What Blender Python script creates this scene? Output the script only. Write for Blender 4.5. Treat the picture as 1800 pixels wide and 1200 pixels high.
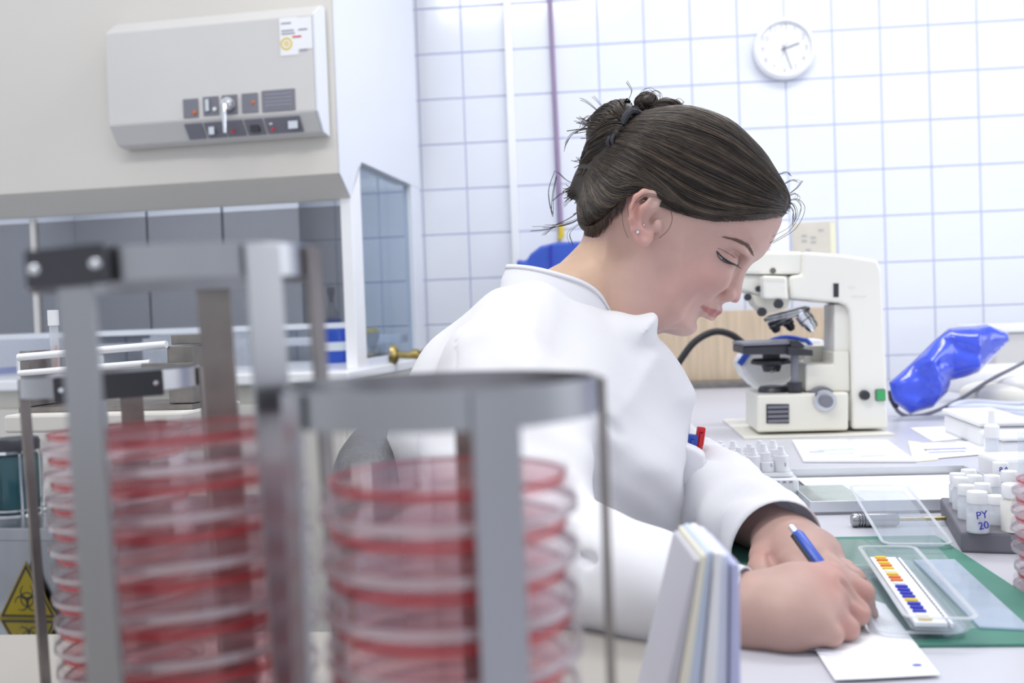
import bpy, bmesh, math, random
import numpy as np
from mathutils import Matrix, Vector, noise
random.seed(7)
for o in list(bpy.data.objects): bpy.data.objects.remove(o)
scene = bpy.context.scene
COL = scene.collection
PI = math.pi
R = math.radians

# ------------------------------------------------------------------ camera
F = 1750.0                                   # focal length in pixels of an 1800 wide frame
ROLL, PITCH = R(-2.05), R(1.46)
CAM = Vector((0, 0, 1.0))
def ray(px, py):
    ur, wr = (px - 900) / F, (py - 600) / F
    c, s = math.cos(ROLL), math.sin(ROLL)
    u = ur * c + wr * s; w = -ur * s + wr * c
    return Vector((u, math.cos(PITCH) - w * math.sin(PITCH), -w * math.cos(PITCH) - math.sin(PITCH)))
cam_d = bpy.data.cameras.new('camera'); cam = bpy.data.objects.new('camera', cam_d); COL.objects.link(cam)
fw = ray(900, 600).normalized(); rt = (ray(1800, 600) - ray(0, 600)).normalized(); up = rt.cross(fw).normalized()
cam.matrix_world = Matrix(((rt.x, up.x, -fw.x, 0), (rt.y, up.y, -fw.y, 0), (rt.z, up.z, -fw.z, CAM.z), (0, 0, 0, 1)))
cam_d.sensor_width = 36; cam_d.lens = 36 * F / 1800; cam_d.clip_start = .02
cam_d.dof.use_dof = True; cam_d.dof.focus_distance = 1.10; cam_d.dof.aperture_fstop = 5.6; cam_d.dof.aperture_blades = 8
scene.camera = cam

# ------------------------------------------------------------------ world, lamps, exposure
w = bpy.data.worlds.new('lab_light'); scene.world = w; w.use_nodes = True
w.node_tree.nodes['Background'].inputs[0].default_value = (.84, .88, .96, 1)
w.node_tree.nodes['Background'].inputs[1].default_value = .62
def area_light(name, loc, target, sx, sy, power, col):
    l = bpy.data.lights.new(name, 'AREA'); l.shape = 'RECTANGLE'; l.size = sx; l.size_y = sy; l.energy = power; l.color = col
    o = bpy.data.objects.new(name, l); COL.objects.link(o); o.location = loc
    o.rotation_euler = (Vector(target) - Vector(loc)).to_track_quat('-Z', 'Y').to_euler()
    return o
area_light('ceiling_lamp_rear', (.9, 2.0, 2.9), (.9, 2.0, 0), 1.6, .5, 17, (1, .98, .95))
area_light('ceiling_lamp_front', (-.6, .6, 2.9), (-.6, .7, 0), 1.6, .5, 18, (1, .98, .95))
area_light('window_daylight', (3.0, 1.3, 1.75), (.3, 1.6, 1.0), 2.0, 1.5, 14, (.93, .96, 1))
vs = scene.view_settings
vs.view_transform = 'Standard'; vs.look = 'None'; vs.exposure = 0.60; vs.gamma = 1; vs.use_curve_mapping = False
try:
    scene.cycles.transparent_max_bounces = 28; scene.cycles.max_bounces = 6; scene.cycles.diffuse_bounces = 3; scene.cycles.glossy_bounces = 3
    scene.cycles.caustics_reflective = False; scene.cycles.caustics_refractive = False
except Exception: pass

# ------------------------------------------------------------------ frames and pixel helpers
YAW = R(4.86)
WALL0 = Vector((-.1323, 3.3283, 2.0286))       # a tile corner on the back wall
def frame(p, yaw=0.0):
    return Matrix.Translation(Vector(p)) @ Matrix.Rotation(-yaw, 4, 'Z')
def hit(px, py, p0, n):
    d = ray(px, py); n = Vector(n); return CAM + d * ((Vector(p0) - CAM).dot(n) / d.dot(n))
def at(px, py, Y): return hit(px, py, (0, Y, 0), (0, 1, 0))
def tab(px, py, z=.75): return hit(px, py, (0, 0, z), (0, 0, 1))
def loc(M, px, py, d=0.0):
    """pixel -> local (x, z) on the plane y = d of frame M"""
    n = M.to_3x3() @ Vector((0, 1, 0)); p0 = M @ Vector((0, d, 0))
    q = M.inverted() @ hit(px, py, p0, n); return (q.x, q.z)
def locs(M, pts, d=0.0): return [loc(M, x, y, d) for x, y in pts]
WALL = frame((WALL0.x, WALL0.y, 0), YAW)
def onwall(px, py, d=0.0): return loc(WALL, px, py, d)

# ------------------------------------------------------------------ materials
MATS = {}
def nodes(m):
    m.use_nodes = True; return m.node_tree.nodes, m.node_tree.links
def pm(name, col, rough=.5, metal=0.0, var=.04, scale=8.0, bump=0.0, bscale=60.0, spec=.5, coat=0.0, stretch=None, sss=0.0, emit=0):
    if name in MATS: return MATS[name]
    m = bpy.data.materials.new(name); n, l = nodes(m); b = n['Principled BSDF']
    b.inputs['Roughness'].default_value = rough; b.inputs['Metallic'].default_value = metal
    b.inputs['Specular IOR Level'].default_value = spec; b.inputs['Coat Weight'].default_value = coat
    tc = n.new('ShaderNodeTexCoord'); src = tc.outputs['Object']
    if stretch:
        mp = n.new('ShaderNodeMapping'); mp.inputs['Scale'].default_value = stretch; l.new(src, mp.inputs[0]); src = mp.outputs[0]
    nz = n.new('ShaderNodeTexNoise'); nz.inputs['Scale'].default_value = scale; nz.inputs['Detail'].default_value = 4
    l.new(src, nz.inputs['Vector'])
    rp = n.new('ShaderNodeValToRGB'); e = rp.color_ramp.elements
    e[0].position = .3; e[1].position = .7
    e[0].color = tuple(max(0, c * (1 - var)) for c in col) + (1,); e[1].color = tuple(min(1, c * (1 + var)) for c in col) + (1,)
    l.new(nz.outputs['Fac'], rp.inputs[0]); l.new(rp.outputs[0], b.inputs['Base Color'])
    if sss:
        b.inputs['Subsurface Weight'].default_value = sss; b.inputs['Subsurface Radius'].default_value = (.012, .005, .003); b.inputs['Subsurface Scale'].default_value = 1
    if bump:
        n2 = n.new('ShaderNodeTexNoise'); n2.inputs['Scale'].default_value = bscale; l.new(src, n2.inputs['Vector'])
        bp = n.new('ShaderNodeBump'); bp.inputs['Strength'].default_value = bump; bp.inputs['Distance'].default_value = .004
        l.new(n2.outputs['Fac'], bp.inputs['Height']); l.new(bp.outputs[0], b.inputs['Normal'])
    if emit:
        b.inputs['Emission Color'].default_value = tuple(col) + (1,); b.inputs['Emission Strength'].default_value = emit
    MATS[name] = m; return m
def clear(name, tint, gloss=.10, fres=1.35, rough=.04, body=None, bodyfac=0.0):
    """thin clear plastic or glass: see-through with a fresnel sheen, optionally a little milky body"""
    if name in MATS: return MATS[name]
    m = bpy.data.materials.new(name); n, l = nodes(m); n.remove(n['Principled BSDF'])
    tr = n.new('ShaderNodeBsdfTransparent'); tr.inputs[0].default_value = tuple(tint) + (1,)
    gl = n.new('ShaderNodeBsdfGlossy'); gl.inputs['Roughness'].default_value = rough
    tc = n.new('ShaderNodeTexCoord'); nz = n.new('ShaderNodeTexNoise'); nz.inputs['Scale'].default_value = 30
    l.new(tc.outputs['Object'], nz.inputs['Vector'])
    base = tr.outputs[0]
    if body:
        df = n.new('ShaderNodeBsdfDiffuse'); df.inputs[0].default_value = tuple(body) + (1,)
        tl = n.new('ShaderNodeBsdfTranslucent'); tl.inputs[0].default_value = tuple(body) + (1,)
        ad = n.new('ShaderNodeMixShader'); ad.inputs[0].default_value = .5; l.new(df.outputs[0], ad.inputs[1]); l.new(tl.outputs[0], ad.inputs[2])
        mp = n.new('ShaderNodeMapRange'); mp.inputs[3].default_value = bodyfac * .8; mp.inputs[4].default_value = min(1, bodyfac * 1.2)
        l.new(nz.outputs['Fac'], mp.inputs[0])
        mx = n.new('ShaderNodeMixShader'); l.new(mp.outputs[0], mx.inputs[0]); l.new(base, mx.inputs[1]); l.new(ad.outputs[0], mx.inputs[2]); base = mx.outputs[0]
    lw = n.new('ShaderNodeLayerWeight'); lw.inputs[0].default_value = .5
    pw = n.new('ShaderNodeMath'); pw.operation = 'POWER'; pw.inputs[1].default_value = 4.0; l.new(lw.outputs['Facing'], pw.inputs[0])
    mu = n.new('ShaderNodeMath'); mu.operation = 'MULTIPLY_ADD'; mu.inputs[1].default_value = fres - .95; mu.inputs[2].default_value = gloss; mu.use_clamp = True; l.new(pw.outputs[0], mu.inputs[0])
    ms = n.new('ShaderNodeMixShader'); l.new(mu.outputs[0], ms.inputs[0]); l.new(base, ms.inputs[1]); l.new(gl.outputs[0], ms.inputs[2])
    l.new(ms.outputs[0], n['Material Output'].inputs[0]); MATS[name] = m; return m

def palette():
    pm('tile', (.78, .81, .88), .12, var=.025, scale=3, spec=.6)
    pm('grout', (.36, .40, .64), .8, var=.1)
    pm('white_paint', (.74, .77, .84), .35, var=.02, scale=2)
    pm('hood_front', (.68, .655, .61), .45, var=.03, scale=2)
    pm('white_gloss', (.86, .87, .90), .25, var=.02)
    pm('box_grey', (.64, .63, .62), .42, var=.03, scale=3)
    pm('panel_grey', (.20, .20, .24), .4, var=.06)
    pm('dark_plastic', (.03, .03, .04), .35, var=.15)
    pm('black_rubber', (.02, .02, .025), .55, var=.2)
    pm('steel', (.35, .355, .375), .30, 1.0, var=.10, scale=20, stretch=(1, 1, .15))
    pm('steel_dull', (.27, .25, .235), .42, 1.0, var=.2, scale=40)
    pm('steel_bright', (.75, .78, .83), .16, 1.0, var=.05)
    pm('chrome', (.8, .82, .85), .08, 1.0, var=.03)
    pm('brass', (.42, .33, .13), .35, 1.0, var=.15, scale=40)
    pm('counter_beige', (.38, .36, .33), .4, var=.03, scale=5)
    pm('bench_top', (.55, .555, .61), .35, var=.02, scale=5)
    pm('floor', (.45, .46, .48), .5, var=.05)
    pm('wood', (.58, .46, .33), .5, var=.16, scale=5, stretch=(14, 14, .9), bump=.1)
    pm('cream', (.80, .78, .70), .38, var=.02, scale=5)
    pm('cream_light', (.84, .83, .78), .35, var=.02, scale=5)
    pm('paper', (.86, .87, .90), .8, var=.02, scale=10)
    pm('paper_yellow', (.80, .79, .60), .8, var=.03)
    pm('note_paper', (.64, .60, .53), .8, var=.05, scale=20)
    pm('white_plastic', (.84, .85, .87), .38, var=.015)
    pm('blue_bag', (.03, .08, .75), .22, var=.25, scale=9, bump=.25, bscale=25, coat=.8)
    pm('blue_plastic', (.03, .09, .50), .35, var=.1)
    pm('blue_print', (.02, .03, .45), .6, var=.1)
    pm('red_plastic', (.60, .01, .02), .3, var=.1)
    pm('green_mat', (.06, .22, .165), .55, var=.07, scale=20)
    pm('green_light', (.05, .40, .13), .3, var=.05)
    pm('yellow', (.75, .55, .02), .45, var=.04)
    pm('orange', (.70, .16, .01), .4, var=.08)
    pm('grey_foam', (.16, .16, .19), .6, var=.06, scale=30)
    pm('purple_cable', (.30, .22, .36), .5, var=.06)
    pm('chair_vinyl', (.11, .11, .12), .42, var=.12, scale=40, bump=.35, bscale=220)
    pm('teal_glass', (.02, .08, .10), .15, var=.1)
    pm('agar_red', (.46, .02, .03), .25, var=.15, scale=30)
    pm('pale_print', (.45, .45, .62), .7, var=.1)
    pm('teal_print', (.45, .62, .62), .7, var=.1)
    pm('grey_print', (.35, .36, .40), .7, var=.1)
    pm('clock_print', (.38, .39, .48), .7, var=.05)
    clear('glass', (.80, .87, .92), .03, 1.3)
    clear('sash_glass', (.62, .62, .63), .05, 1.25)
    clear('side_glass', (.78, .84, .90), .06, 1.25)
    clear('clear_plastic', (.93, .95, .97), .05, 1.35, body=(.85, .9, .95), bodyfac=.10)
    clear('dish_plastic', (.99, .98, .985), .012, 1.22, body=(.9, .82, .86), bodyfac=.018)
    clear('dish_rim', (.9, .88, .9), .12, 1.4, body=(.92, .88, .92), bodyfac=.42)
    clear('agar_clear', (.97, .80, .80), .02, 1.2, body=(.85, .30, .28), bodyfac=.10)
    clear('milky', (.93, .95, .97), .05, 1.35, body=(.9, .92, .96), bodyfac=.55)
palette()
M_ = MATS

# ------------------------------------------------------------------ mesh helpers
class MB:
    def __init__(s): s.v, s.f = [], []
    def add(s, vs, fs):
        o = len(s.v); s.v += [tuple(p) for p in vs]; s.f += [tuple(i + o for i in f) for f in fs]; return s
    def box(s, x0, x1, y0, y1, z0, z1, M=None):
        vs = [Vector((x, y, z)) for z in (z0, z1) for y in (y0, y1) for x in (x0, x1)]
        if M: vs = [M @ v for v in vs]
        return s.add(vs, [(0, 2, 3, 1), (4, 5, 7, 6), (0, 1, 5, 4), (2, 6, 7, 3), (0, 4, 6, 2), (1, 3, 7, 5)])
    def prism(s, poly, d0, d1, axis='y', poly2=None):
        """poly: list of 2D points; extruded along axis from d0 to d1"""
        n = len(poly); p2 = poly2 or poly
        def mk(p, d):
            return {'y': (p[0], d, p[1]), 'z': (p[0], p[1], d), 'x': (d, p[0], p[1])}[axis]
        vs = [mk(p, d0) for p in poly] + [mk(p, d1) for p in p2]
        ar = sum(poly[i][0] * poly[(i + 1) % n][1] - poly[(i + 1) % n][0] * poly[i][1] for i in range(n))
        fs = [tuple(range(n)), tuple(range(2 * n - 1, n - 1, -1))] + [(i, i + n, (i + 1) % n + n, (i + 1) % n) for i in range(n)]
        flip = (ar < 0) if axis in 'y' else (ar > 0)
        if flip: fs = [tuple(reversed(f)) for f in fs]
        return s.add(vs, fs)
    def tube(s, pts, r, seg=10, closed=False, caps=True):
        pts = [Vector(p) for p in pts]; n = len(pts)
        rs = r if isinstance(r, (list, tuple)) else [r] * n
        ref = None; vs = []
        for i, p in enumerate(pts):
            if closed: t = pts[(i + 1) % n] - pts[i - 1]
            else: t = pts[min(i + 1, n - 1)] - pts[max(i - 1, 0)]
            t.normalize()
            if ref is None: ref = Vector((0, 0, 1)) if abs(t.z) < .9 else Vector((1, 0, 0))
            a = (ref - t * ref.dot(t)).normalized(); b = t.cross(a); ref = a
            for k in range(seg):
                q = 2 * PI * k / seg; vs.append(p + (a * math.cos(q) + b * math.sin(q)) * rs[i])
        fs = []
        m = n if closed else n - 1
        for i in range(m):
            for k in range(seg):
                j = (i + 1) % n; fs.append((i * seg + k, i * seg + (k + 1) % seg, j * seg + (k + 1) % seg, j * seg + k))
        if caps and not closed: fs += [tuple(range(seg - 1, -1, -1)), tuple((n - 1) * seg + k for k in range(seg))]
        return s.add(vs, fs)
    def lathe(s, prof, seg=24, M=None, closed=False):
        """prof: (r, z) list turned about the z axis"""
        vs, fs, rows = [], [], []
        for r, z in prof:
            if r < 1e-6: rows.append([len(vs)]); vs.append(Vector((0, 0, z)))
            else:
                rows.append(list(range(len(vs), len(vs) + seg)))
                vs += [Vector((r * math.cos(2 * PI * k / seg), r * math.sin(2 * PI * k / seg), z)) for k in range(seg)]
        pairs = list(zip(rows, rows[1:])) + ([(rows[-1], rows[0])] if closed else [])
        for a, b in pairs:
            for k in range(seg):
                k2 = (k + 1) % seg
                if len(a) == 1 and len(b) == 1: continue
                if len(a) == 1: fs.append((a[0], b[k2], b[k]))
                elif len(b) == 1: fs.append((a[k], a[k2], b[0]))
                else: fs.append((a[k], a[k2], b[k2], b[k]))
        if M: vs = [M @ v for v in vs]
        return s.add(vs, fs)
    def ring(s, r0, r1, z0, z1, seg=48, M=None):
        return s.lathe([(r0, z0), (r1, z0), (r1, z1), (r0, z1)], seg, M, closed=True)
    def mesh(s, name):
        me = bpy.data.meshes.new(name); me.from_pydata(s.v, [], s.f); me.update(); return me
def link(name, me, mat, parent=None, M=None, bevel=0, smooth=0, seg=2):
    o = bpy.data.objects.new(name, me); COL.objects.link(o)
    if mat is not None: me.materials.append(MATS[mat] if isinstance(mat, str) else mat)
    if parent is not None: o.parent = parent
    if M is not None: o.matrix_local = M
    if bevel:
        b = o.modifiers.new('bevel', 'BEVEL'); b.width = bevel; b.segments = seg; b.limit_method = 'ANGLE'; b.angle_limit = R(35)
        try: b.harden_normals = False
        except Exception: pass
    if smooth:
        for p in me.polygons: p.use_smooth = True
        if smooth != 2:
            try:
                me.set_sharp_from_angle(angle=R(40))
            except Exception: pass
    return o
def part(name, mb, mat, parent, bevel=0, smooth=0, M=None, label=None, seg=2):
    o = link(name, mb.mesh(name), mat, parent, M, bevel, smooth, seg)
    if label: o['label'] = label
    return o
def thing(name, label, cat, M, group=None):
    o = bpy.data.objects.new(name, None); COL.objects.link(o); o.empty_display_size = .05
    o.matrix_world = M; o['label'] = label; o['category'] = cat
    if group: o['group'] = group
    return o
def solo(name, mb, mat, label, cat, M, bevel=0, smooth=0, group=None, seg=2):
    o = link(name, mb.mesh(name), mat, None, M, bevel, smooth, seg); o['label'] = label; o['category'] = cat
    if group: o['group'] = group
    return o
def struct(name, mb, mat, M=None, bevel=0, smooth=0):
    o = link(name, mb.mesh(name), mat, None, M, bevel, smooth); o['kind'] = 'structure'; return o
def text_mesh(name, s, size, mat, parent, M, extrude=.0003, align='CENTER'):
    cu = bpy.data.curves.new(name, 'FONT'); cu.body = s; cu.size = size; cu.extrude = extrude; cu.align_x = align; cu.align_y = 'CENTER'; cu.resolution_u = 3
    t = bpy.data.objects.new(name + '_src', cu); COL.objects.link(t)
    dg = bpy.context.evaluated_depsgraph_get(); me = bpy.data.meshes.new_from_object(t.evaluated_get(dg)); bpy.data.objects.remove(t)
    me.name = name
    return link(name, me, mat, parent, M)
def face_y(x, y, z, rot=0.0):      # a text or disc frame facing local -y
    return Matrix.Translation((x, y, z)) @ Matrix.Rotation(PI / 2, 4, 'X') @ Matrix.Rotation(rot, 4, 'Z')
def flat_z(x, y, z, rot=0.0): return Matrix.Translation((x, y, z)) @ Matrix.Rotation(rot, 4, 'Z')
def spline(pts, n=8):
    pts = [Vector(p) for p in pts]; out = []
    P = [pts[0] * 2 - pts[1]] + pts + [pts[-1] * 2 - pts[-2]]
    for i in range(1, len(P) - 2):
        a, b, c, d = P[i - 1:i + 3]
        for k in range(n):
            t = k / n
            out.append(.5 * ((2 * b) + (c - a) * t + (2 * a - 5 * b + 4 * c - d) * t * t + (3 * b - a - 3 * c + d) * t ** 3))
    out.append(pts[-1]); return out
def rrect(x0, x1, y0, y1, r, n=5):
    out = []
    for cx, cy, a0 in ((x1 - r, y1 - r, 0), (x0 + r, y1 - r, 90), (x0 + r, y0 + r, 180), (x1 - r, y0 + r, 270)):
        for k in range(n + 1):
            q = R(a0 + 90 * k / n); out.append((cx + r * math.cos(q), cy + r * math.sin(q)))
    return out
def copy_tree(o, M, parent=None):
    c = o.copy(); COL.objects.link(c); c.parent = parent
    if M is not None: c.matrix_world = M
    for ch in [q for q in bpy.data.objects if q.parent == o]:
        d = ch.copy(); COL.objects.link(d); d.parent = c
        for g in [q for q in bpy.data.objects if q.parent == ch]:
            e = g.copy(); COL.objects.link(e); e.parent = d
    return c
TZ = .75

# ================================================================== THE SETTING
struct('floor', MB().box(-3.2, 4.2, -1.5, 3.6, -.05, 0), 'floor')
wall = struct('wall_back', MB().box(-3.0, 4.2, .0, .12, 0, 3.0), 'grout', WALL)
TS = .15
tile_me = None
z_top = WALL0.z
for c in range(-9, 14):
    for r in range(-1, 13):
        if c < -5 and not 5 <= r <= 8: continue
        if tile_me is None:
            mb = MB(); g = .0012; e = .0026; t = .0035
            a, b = g, TS - g
            vs = [(a, 0, a), (b, 0, a), (b, 0, b), (a, 0, b), (a + e, -t, a + e), (b - e, -t, a + e), (b - e, -t, b - e), (a + e, -t, b - e)]
            mb.add(vs, [(4, 5, 6, 7), (0, 1, 5, 4), (1, 2, 6, 5), (2, 3, 7, 6), (3, 0, 4, 7)])
            tile_me = mb.mesh('tile'); tile_me.materials.append(M_['tile'])
        o = bpy.data.objects.new('tile', tile_me); COL.objects.link(o); o.parent = wall
        o.location = (c * TS, 0, z_top - (r + 1) * TS)
        o.rotation_euler = (random.gauss(0, .0006), 0, random.gauss(0, .0006))

# bench: the worktop she sits at and the near worktop the racks stand on
BEDGE = WALL.inverted() @ tab(1195, 1010)
FEDGE = (WALL.inverted() @ tab(0, 1112)).y
x0 = BEDGE.x
mb = MB().box(x0, 2.4, -4.0, -.006, TZ - .04, TZ)
solo('bench_worktop', mb, 'bench_top', 'long pale laminate worktop that the woman writes at, running back to the tiled wall', 'worktop', WALL, bevel=.004)
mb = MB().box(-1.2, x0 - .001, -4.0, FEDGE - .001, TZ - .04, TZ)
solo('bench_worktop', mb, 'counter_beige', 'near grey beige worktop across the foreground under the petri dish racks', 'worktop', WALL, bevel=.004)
t = thing('bench_cabinet', 'white base cabinet under the long worktop beside the seated woman', 'cabinet', WALL)
part('body', MB().box(x0 + .35, 2.3, -3.9, -.01, .08, TZ - .041), 'white_paint', t, bevel=.003)
part('plinth', MB().box(x0 + .4, 2.25, -3.8, -.03, 0, .079), 'grey_foam', t)
for k in range(4):
    d = part('door', MB().box(x0 + .33, x0 + .349, -.15 - .5 * (k + 1) + .01, -.15 - .5 * k - .01, .1, TZ - .06), 'white_paint', t, bevel=.003)
    part('handle', MB().box(x0 + .315, x0 + .331, -.15 - .5 * k - .14, -.15 - .5 * k - .05, .6, .612), 'steel', d)
t = thing('bench_cabinet', 'white base cabinet under the near worktop', 'cabinet', WALL)
part('body', MB().box(-1.1, x0 + .3, -3.9, FEDGE - .15, .08, TZ - .041), 'white_paint', t, bevel=.003)
part('plinth', MB().box(-1.0, x0 + .2, -3.8, FEDGE - .2, 0, .079), 'grey_foam', t)

# ---- wall fittings
a0, z0 = onwall(885, 5); a1, _ = onwall(897, 5)
solo('cable_duct', MB().box(a0, a1 + .003, -.022, -.004, .76, 3.0), 'white_gloss', 'white vertical cable duct on the tiled wall left of the dark cable', 'duct', WALL, bevel=.003)
a0, z0 = onwall(967, 5, -.012); a1, z1 = onwall(986, 395, -.012); a2, z2 = onwall(985, 396, -.012)
solo('wall_cable', MB().tube([(a0, -.012, 3.0), (a0, -.012, z0), ((a0 + a1) / 2, -.012, (z0 + z1) / 2), (a1, -.012, z1)], .0075, 8), 'purple_cable', 'purple grey cable running down the tiles behind her hair', 'cable', WALL, smooth=1)
a3, z3 = onwall(984, 425, -.012)
t = thing('cable_plug', 'yellow plug hanging at the end of the purple grey cable', 'plug', WALL)
part('plug_body', MB().tube([(a1, -.012, z1 - .001), (a1, -.012, z1 - .03), (a3, -.012, z3 + .01)], [.008, .009, .006], 8), 'yellow', t, smooth=1)
part('plug_tip', MB().tube([(a3, -.012, z3 + .009), (a3, -.012, z3 - .02)], .004, 8), 'brass', t, smooth=1)
# blue wash bottle / basin behind her collar
Mb = frame((WALL @ Vector((onwall(990, 470)[0], -.30, 0))), YAW)
q = [(908, 470), (908, 456), (925, 458), (932, 446), (950, 432), (980, 425), (1020, 424), (1060, 428), (1075, 470), (1075, 520), (908, 520)]
t = thing('blue_bin', 'bright blue plastic hood shape behind her coat collar', 'bin', Mb)
pl = locs(Mb, q)
part('shell', MB().prism(pl, 0, .16), 'blue_plastic', t, bevel=.008, seg=3)
pl2 = locs(Mb, [(966, 432), (970, 429), (972, 515), (967, 515)])
part('seam', MB().prism(pl2, -.004, 0), 'blue_print', t)
zb = min(p[1] for p in pl)
xa, xb = loc(Mb, 930, 500)[0], loc(Mb, 1060, 500)[0]
part('post', MB().box(xa + .05, xb - .05, .04, .12, 0, zb), 'steel_dull', t)

# wooden board leaning on the wall behind the microscope
Mw = frame(WALL @ Vector((0, -.10, 0)), YAW)
xl, zt = loc(Mw, 1120, 555); xr, _ = loc(Mw, 1484, 540); _, zb = loc(Mw, 1300, 679); _, zt = loc(Mw, 1300, 545)
t = thing('wooden_board', 'tan wooden board standing against the tiles behind the microscope', 'board', Mw)
part('panel', MB().box(xl, xr, 0, .018, TZ + .022, zt), 'wood', t, bevel=.001)
part('bottom_rail', MB().box(xl, xr, -.03, .02, TZ + .001, TZ + .0215), 'steel_dull', t, bevel=.002)
part('edge_strip', MB().box(xr, xr + .012, -.003, .02, TZ + .022, zt), 'steel_bright', t)
# white shelf rail above the board and paper notice
a0, z0 = onwall(1392, 392); a1, z1 = onwall(1468, 392); _, zb = onwall(1430, 470)
t = thing('paper_notice', 'pale beige paper notice on the tiles above the microscope', 'notice', WALL)
part('sheet', MB().box(a0, a1, -.0062, -.0048, zb, z0), 'note_paper', t)
part('border', MB().box(a1 - .018, a1 - .001, -.0072, -.0062, zb, z0 - .004), 'paper_yellow', t)
for i, (px, py) in enumerate(((1413, 415), (1413, 424), (1429, 418), (1429, 426), (1442, 405), (1420, 440))):
    x, z = onwall(px, py); part('print_line', MB().box(x - .008, x + .008, -.0068, -.0062, z - .003, z + .003), 'grey_print', t)
a0, z0 = onwall(1345, 395); a1, _ = onwall(1381, 395)
solo('wall_holder', MB().box(a0, a1, -.06, -.006, z0 - .13, z0), 'white_plastic', 'white plastic holder on the tiles left of the beige notice', 'holder', WALL, bevel=.006)

# ---- clock
a, z = onwall(1379, 85, -.03)
Mc = WALL @ face_y(a, -.005, z)
rc = (onwall(1430, 85, -.03)[0] - onwall(1329, 85, -.03)[0]) / 2
t = thing('wall_clock', 'round white wall clock with pale numerals and dark hands', 'clock', Mc)
part('case', MB().lathe([(0, 0), (rc * 1.06, 0), (rc * 1.1, .008), (rc * 1.06, .028), (rc * .97, .034), (rc * .93, .030), (rc * .92, .020), (0, .020)], 48), 'white_gloss', t, smooth=1)
part('dial', MB().lathe([(rc * .915, .0205), (0, .0205)], 48), 'paper', t)
for k in range(12):
    q = R(90 - 30 * (k + 1)); text_mesh('numeral', str(k + 1), .026, 'clock_print', t, flat_z(rc * .76 * math.cos(q), rc * .76 * math.sin(q), .021))
def hand(name, deg, l0, l1, wd, z, mat):
    q = R(deg); M = Matrix.Rotation(q, 4, 'Z'); part(name, MB().box(l0, l1, -wd, wd, z, z + .0015, M), mat, t)
hand('hour_hand', 18, -.01, rc * .56, .0028, .0225, 'grey_print'); hand('minute_hand', -72, -.014, rc * .80, .002, .0245, 'grey_print'); hand('second_hand', -112, -.03, rc * .6, .0008, .0265, 'clock_print')
part('hub', MB().lathe([(0, .028), (.004, .028), (.0045, .0215), (0, .0215)], 16), 'panel_grey', t)

# ================================================================== FUME HOOD
HY = R(10)
HQ = hit(743, 400, WALL @ Vector((0, -.11, 0)), WALL.to_3x3() @ Vector((0, 1, 0)))
H = frame((HQ.x, HQ.y, 0), HY)                  # right rear corner; x right (hood is at x<0), y away (front at y=-.77)
hood = thing('fume_hood', 'large white fume hood with glass sash on the left', 'fume hood', H)
W0 = -1.22
part('upper_front', MB().prism([(-.77, 1.366), (-.77, 2.6), (-.74, 2.6), (-.74, 1.366)], W0, -.004, 'x'), 'hood_front', hood, bevel=.004)
part('sash_lip', MB().prism([(-.77, 1.3655), (-.697, 1.315), (-.66, 1.315), (-.66, 1.3655)], W0, -.004, 'x'), 'hood_front', hood, bevel=.002)
# right side: panel with a window opening, built as stiles and rails
def side(name, y0, y1, z0, z1, x0=-.028, x1=0, mat='white_paint', par=hood, bev=.002): return part(name, MB().box(x0, x1, y0, y1, z0, z1), mat, par, bevel=bev)
part('side_panel', MB().prism([(-.77, 1.367), (-.697, 1.316), (-.60, 1.42), (-.02, 1.42), (-.02, 2.6), (-.77, 2.6)], -.0035, 0, 'x'), 'white_paint', hood)
part('side_front_post', MB().prism([(-.697, .88), (-.617, .88), (-.617, 1.418), (-.697, 1.318)], -.030, 0, 'x'), 'white_gloss', hood, bevel=.002)
side('side_rear_post', -.12, -.02, .88, 1.4195)
side('side_bottom_rail', -.617, -.12, .88, .90)
side('window_pane', -.615, -.122, .901, 1.418, -.018, -.014, 'side_glass', bev=0)
side('window_reveal', -.617, -.12, 1.4205, 1.43, -.05, -.004, 'box_grey', bev=0)
sp = part('sash_pane', MB().box(W0 + .02, -.032, -.676, -.670, 1.0, 1.30), 'sash_glass', hood)
part('sash_edge', MB().box(W0 + .02, -.032, -.680, -.666, .985, .999), 'steel_bright', sp)
part('sash_stile', MB().box(-.92, -.905, -.684, -.664, 1.0, 1.31), 'box_grey', sp)
part('roof_panel', MB().box(W0, -.005, -.735, -.02, 1.55, 1.56), 'white_paint', hood)
part('left_panel', MB().box(W0, W0 + .02, -.66, -.02, .9, 1.54), 'white_paint', hood)
part('work_surface', MB().box(W0 - .01, .01, -.80, -.01, .85, .88), 'white_gloss', hood, bevel=.006)
part('base_body', MB().box(W0, 0, -.74, -.02, .06, .849), 'cream', hood, bevel=.003)
for k in range(2):
    d = part('base_door', MB().box(W0 + .02 + .6 * k, W0 + .60 + .6 * k, -.76, -.741, .1, .80), 'hood_front', hood, bevel=.004)
    part('handle', MB().box(W0 + .1 + .6 * k, W0 + .22 + .6 * k, -.775, -.7605, .70, .715), 'steel', d, bevel=.003)
# rear baffle panels inside
for k, x in enumerate((-1.2, -.93, -.66)):
    part('baffle', MB().box(x, x + .262, -.06, -.052, .98, 1.5), 'white_paint', hood, bevel=.003)
part('rear_ledge', MB().box(-1.15, -.05, -.14, -.05, .93, .955), 'white_paint', hood, bevel=.003)
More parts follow.
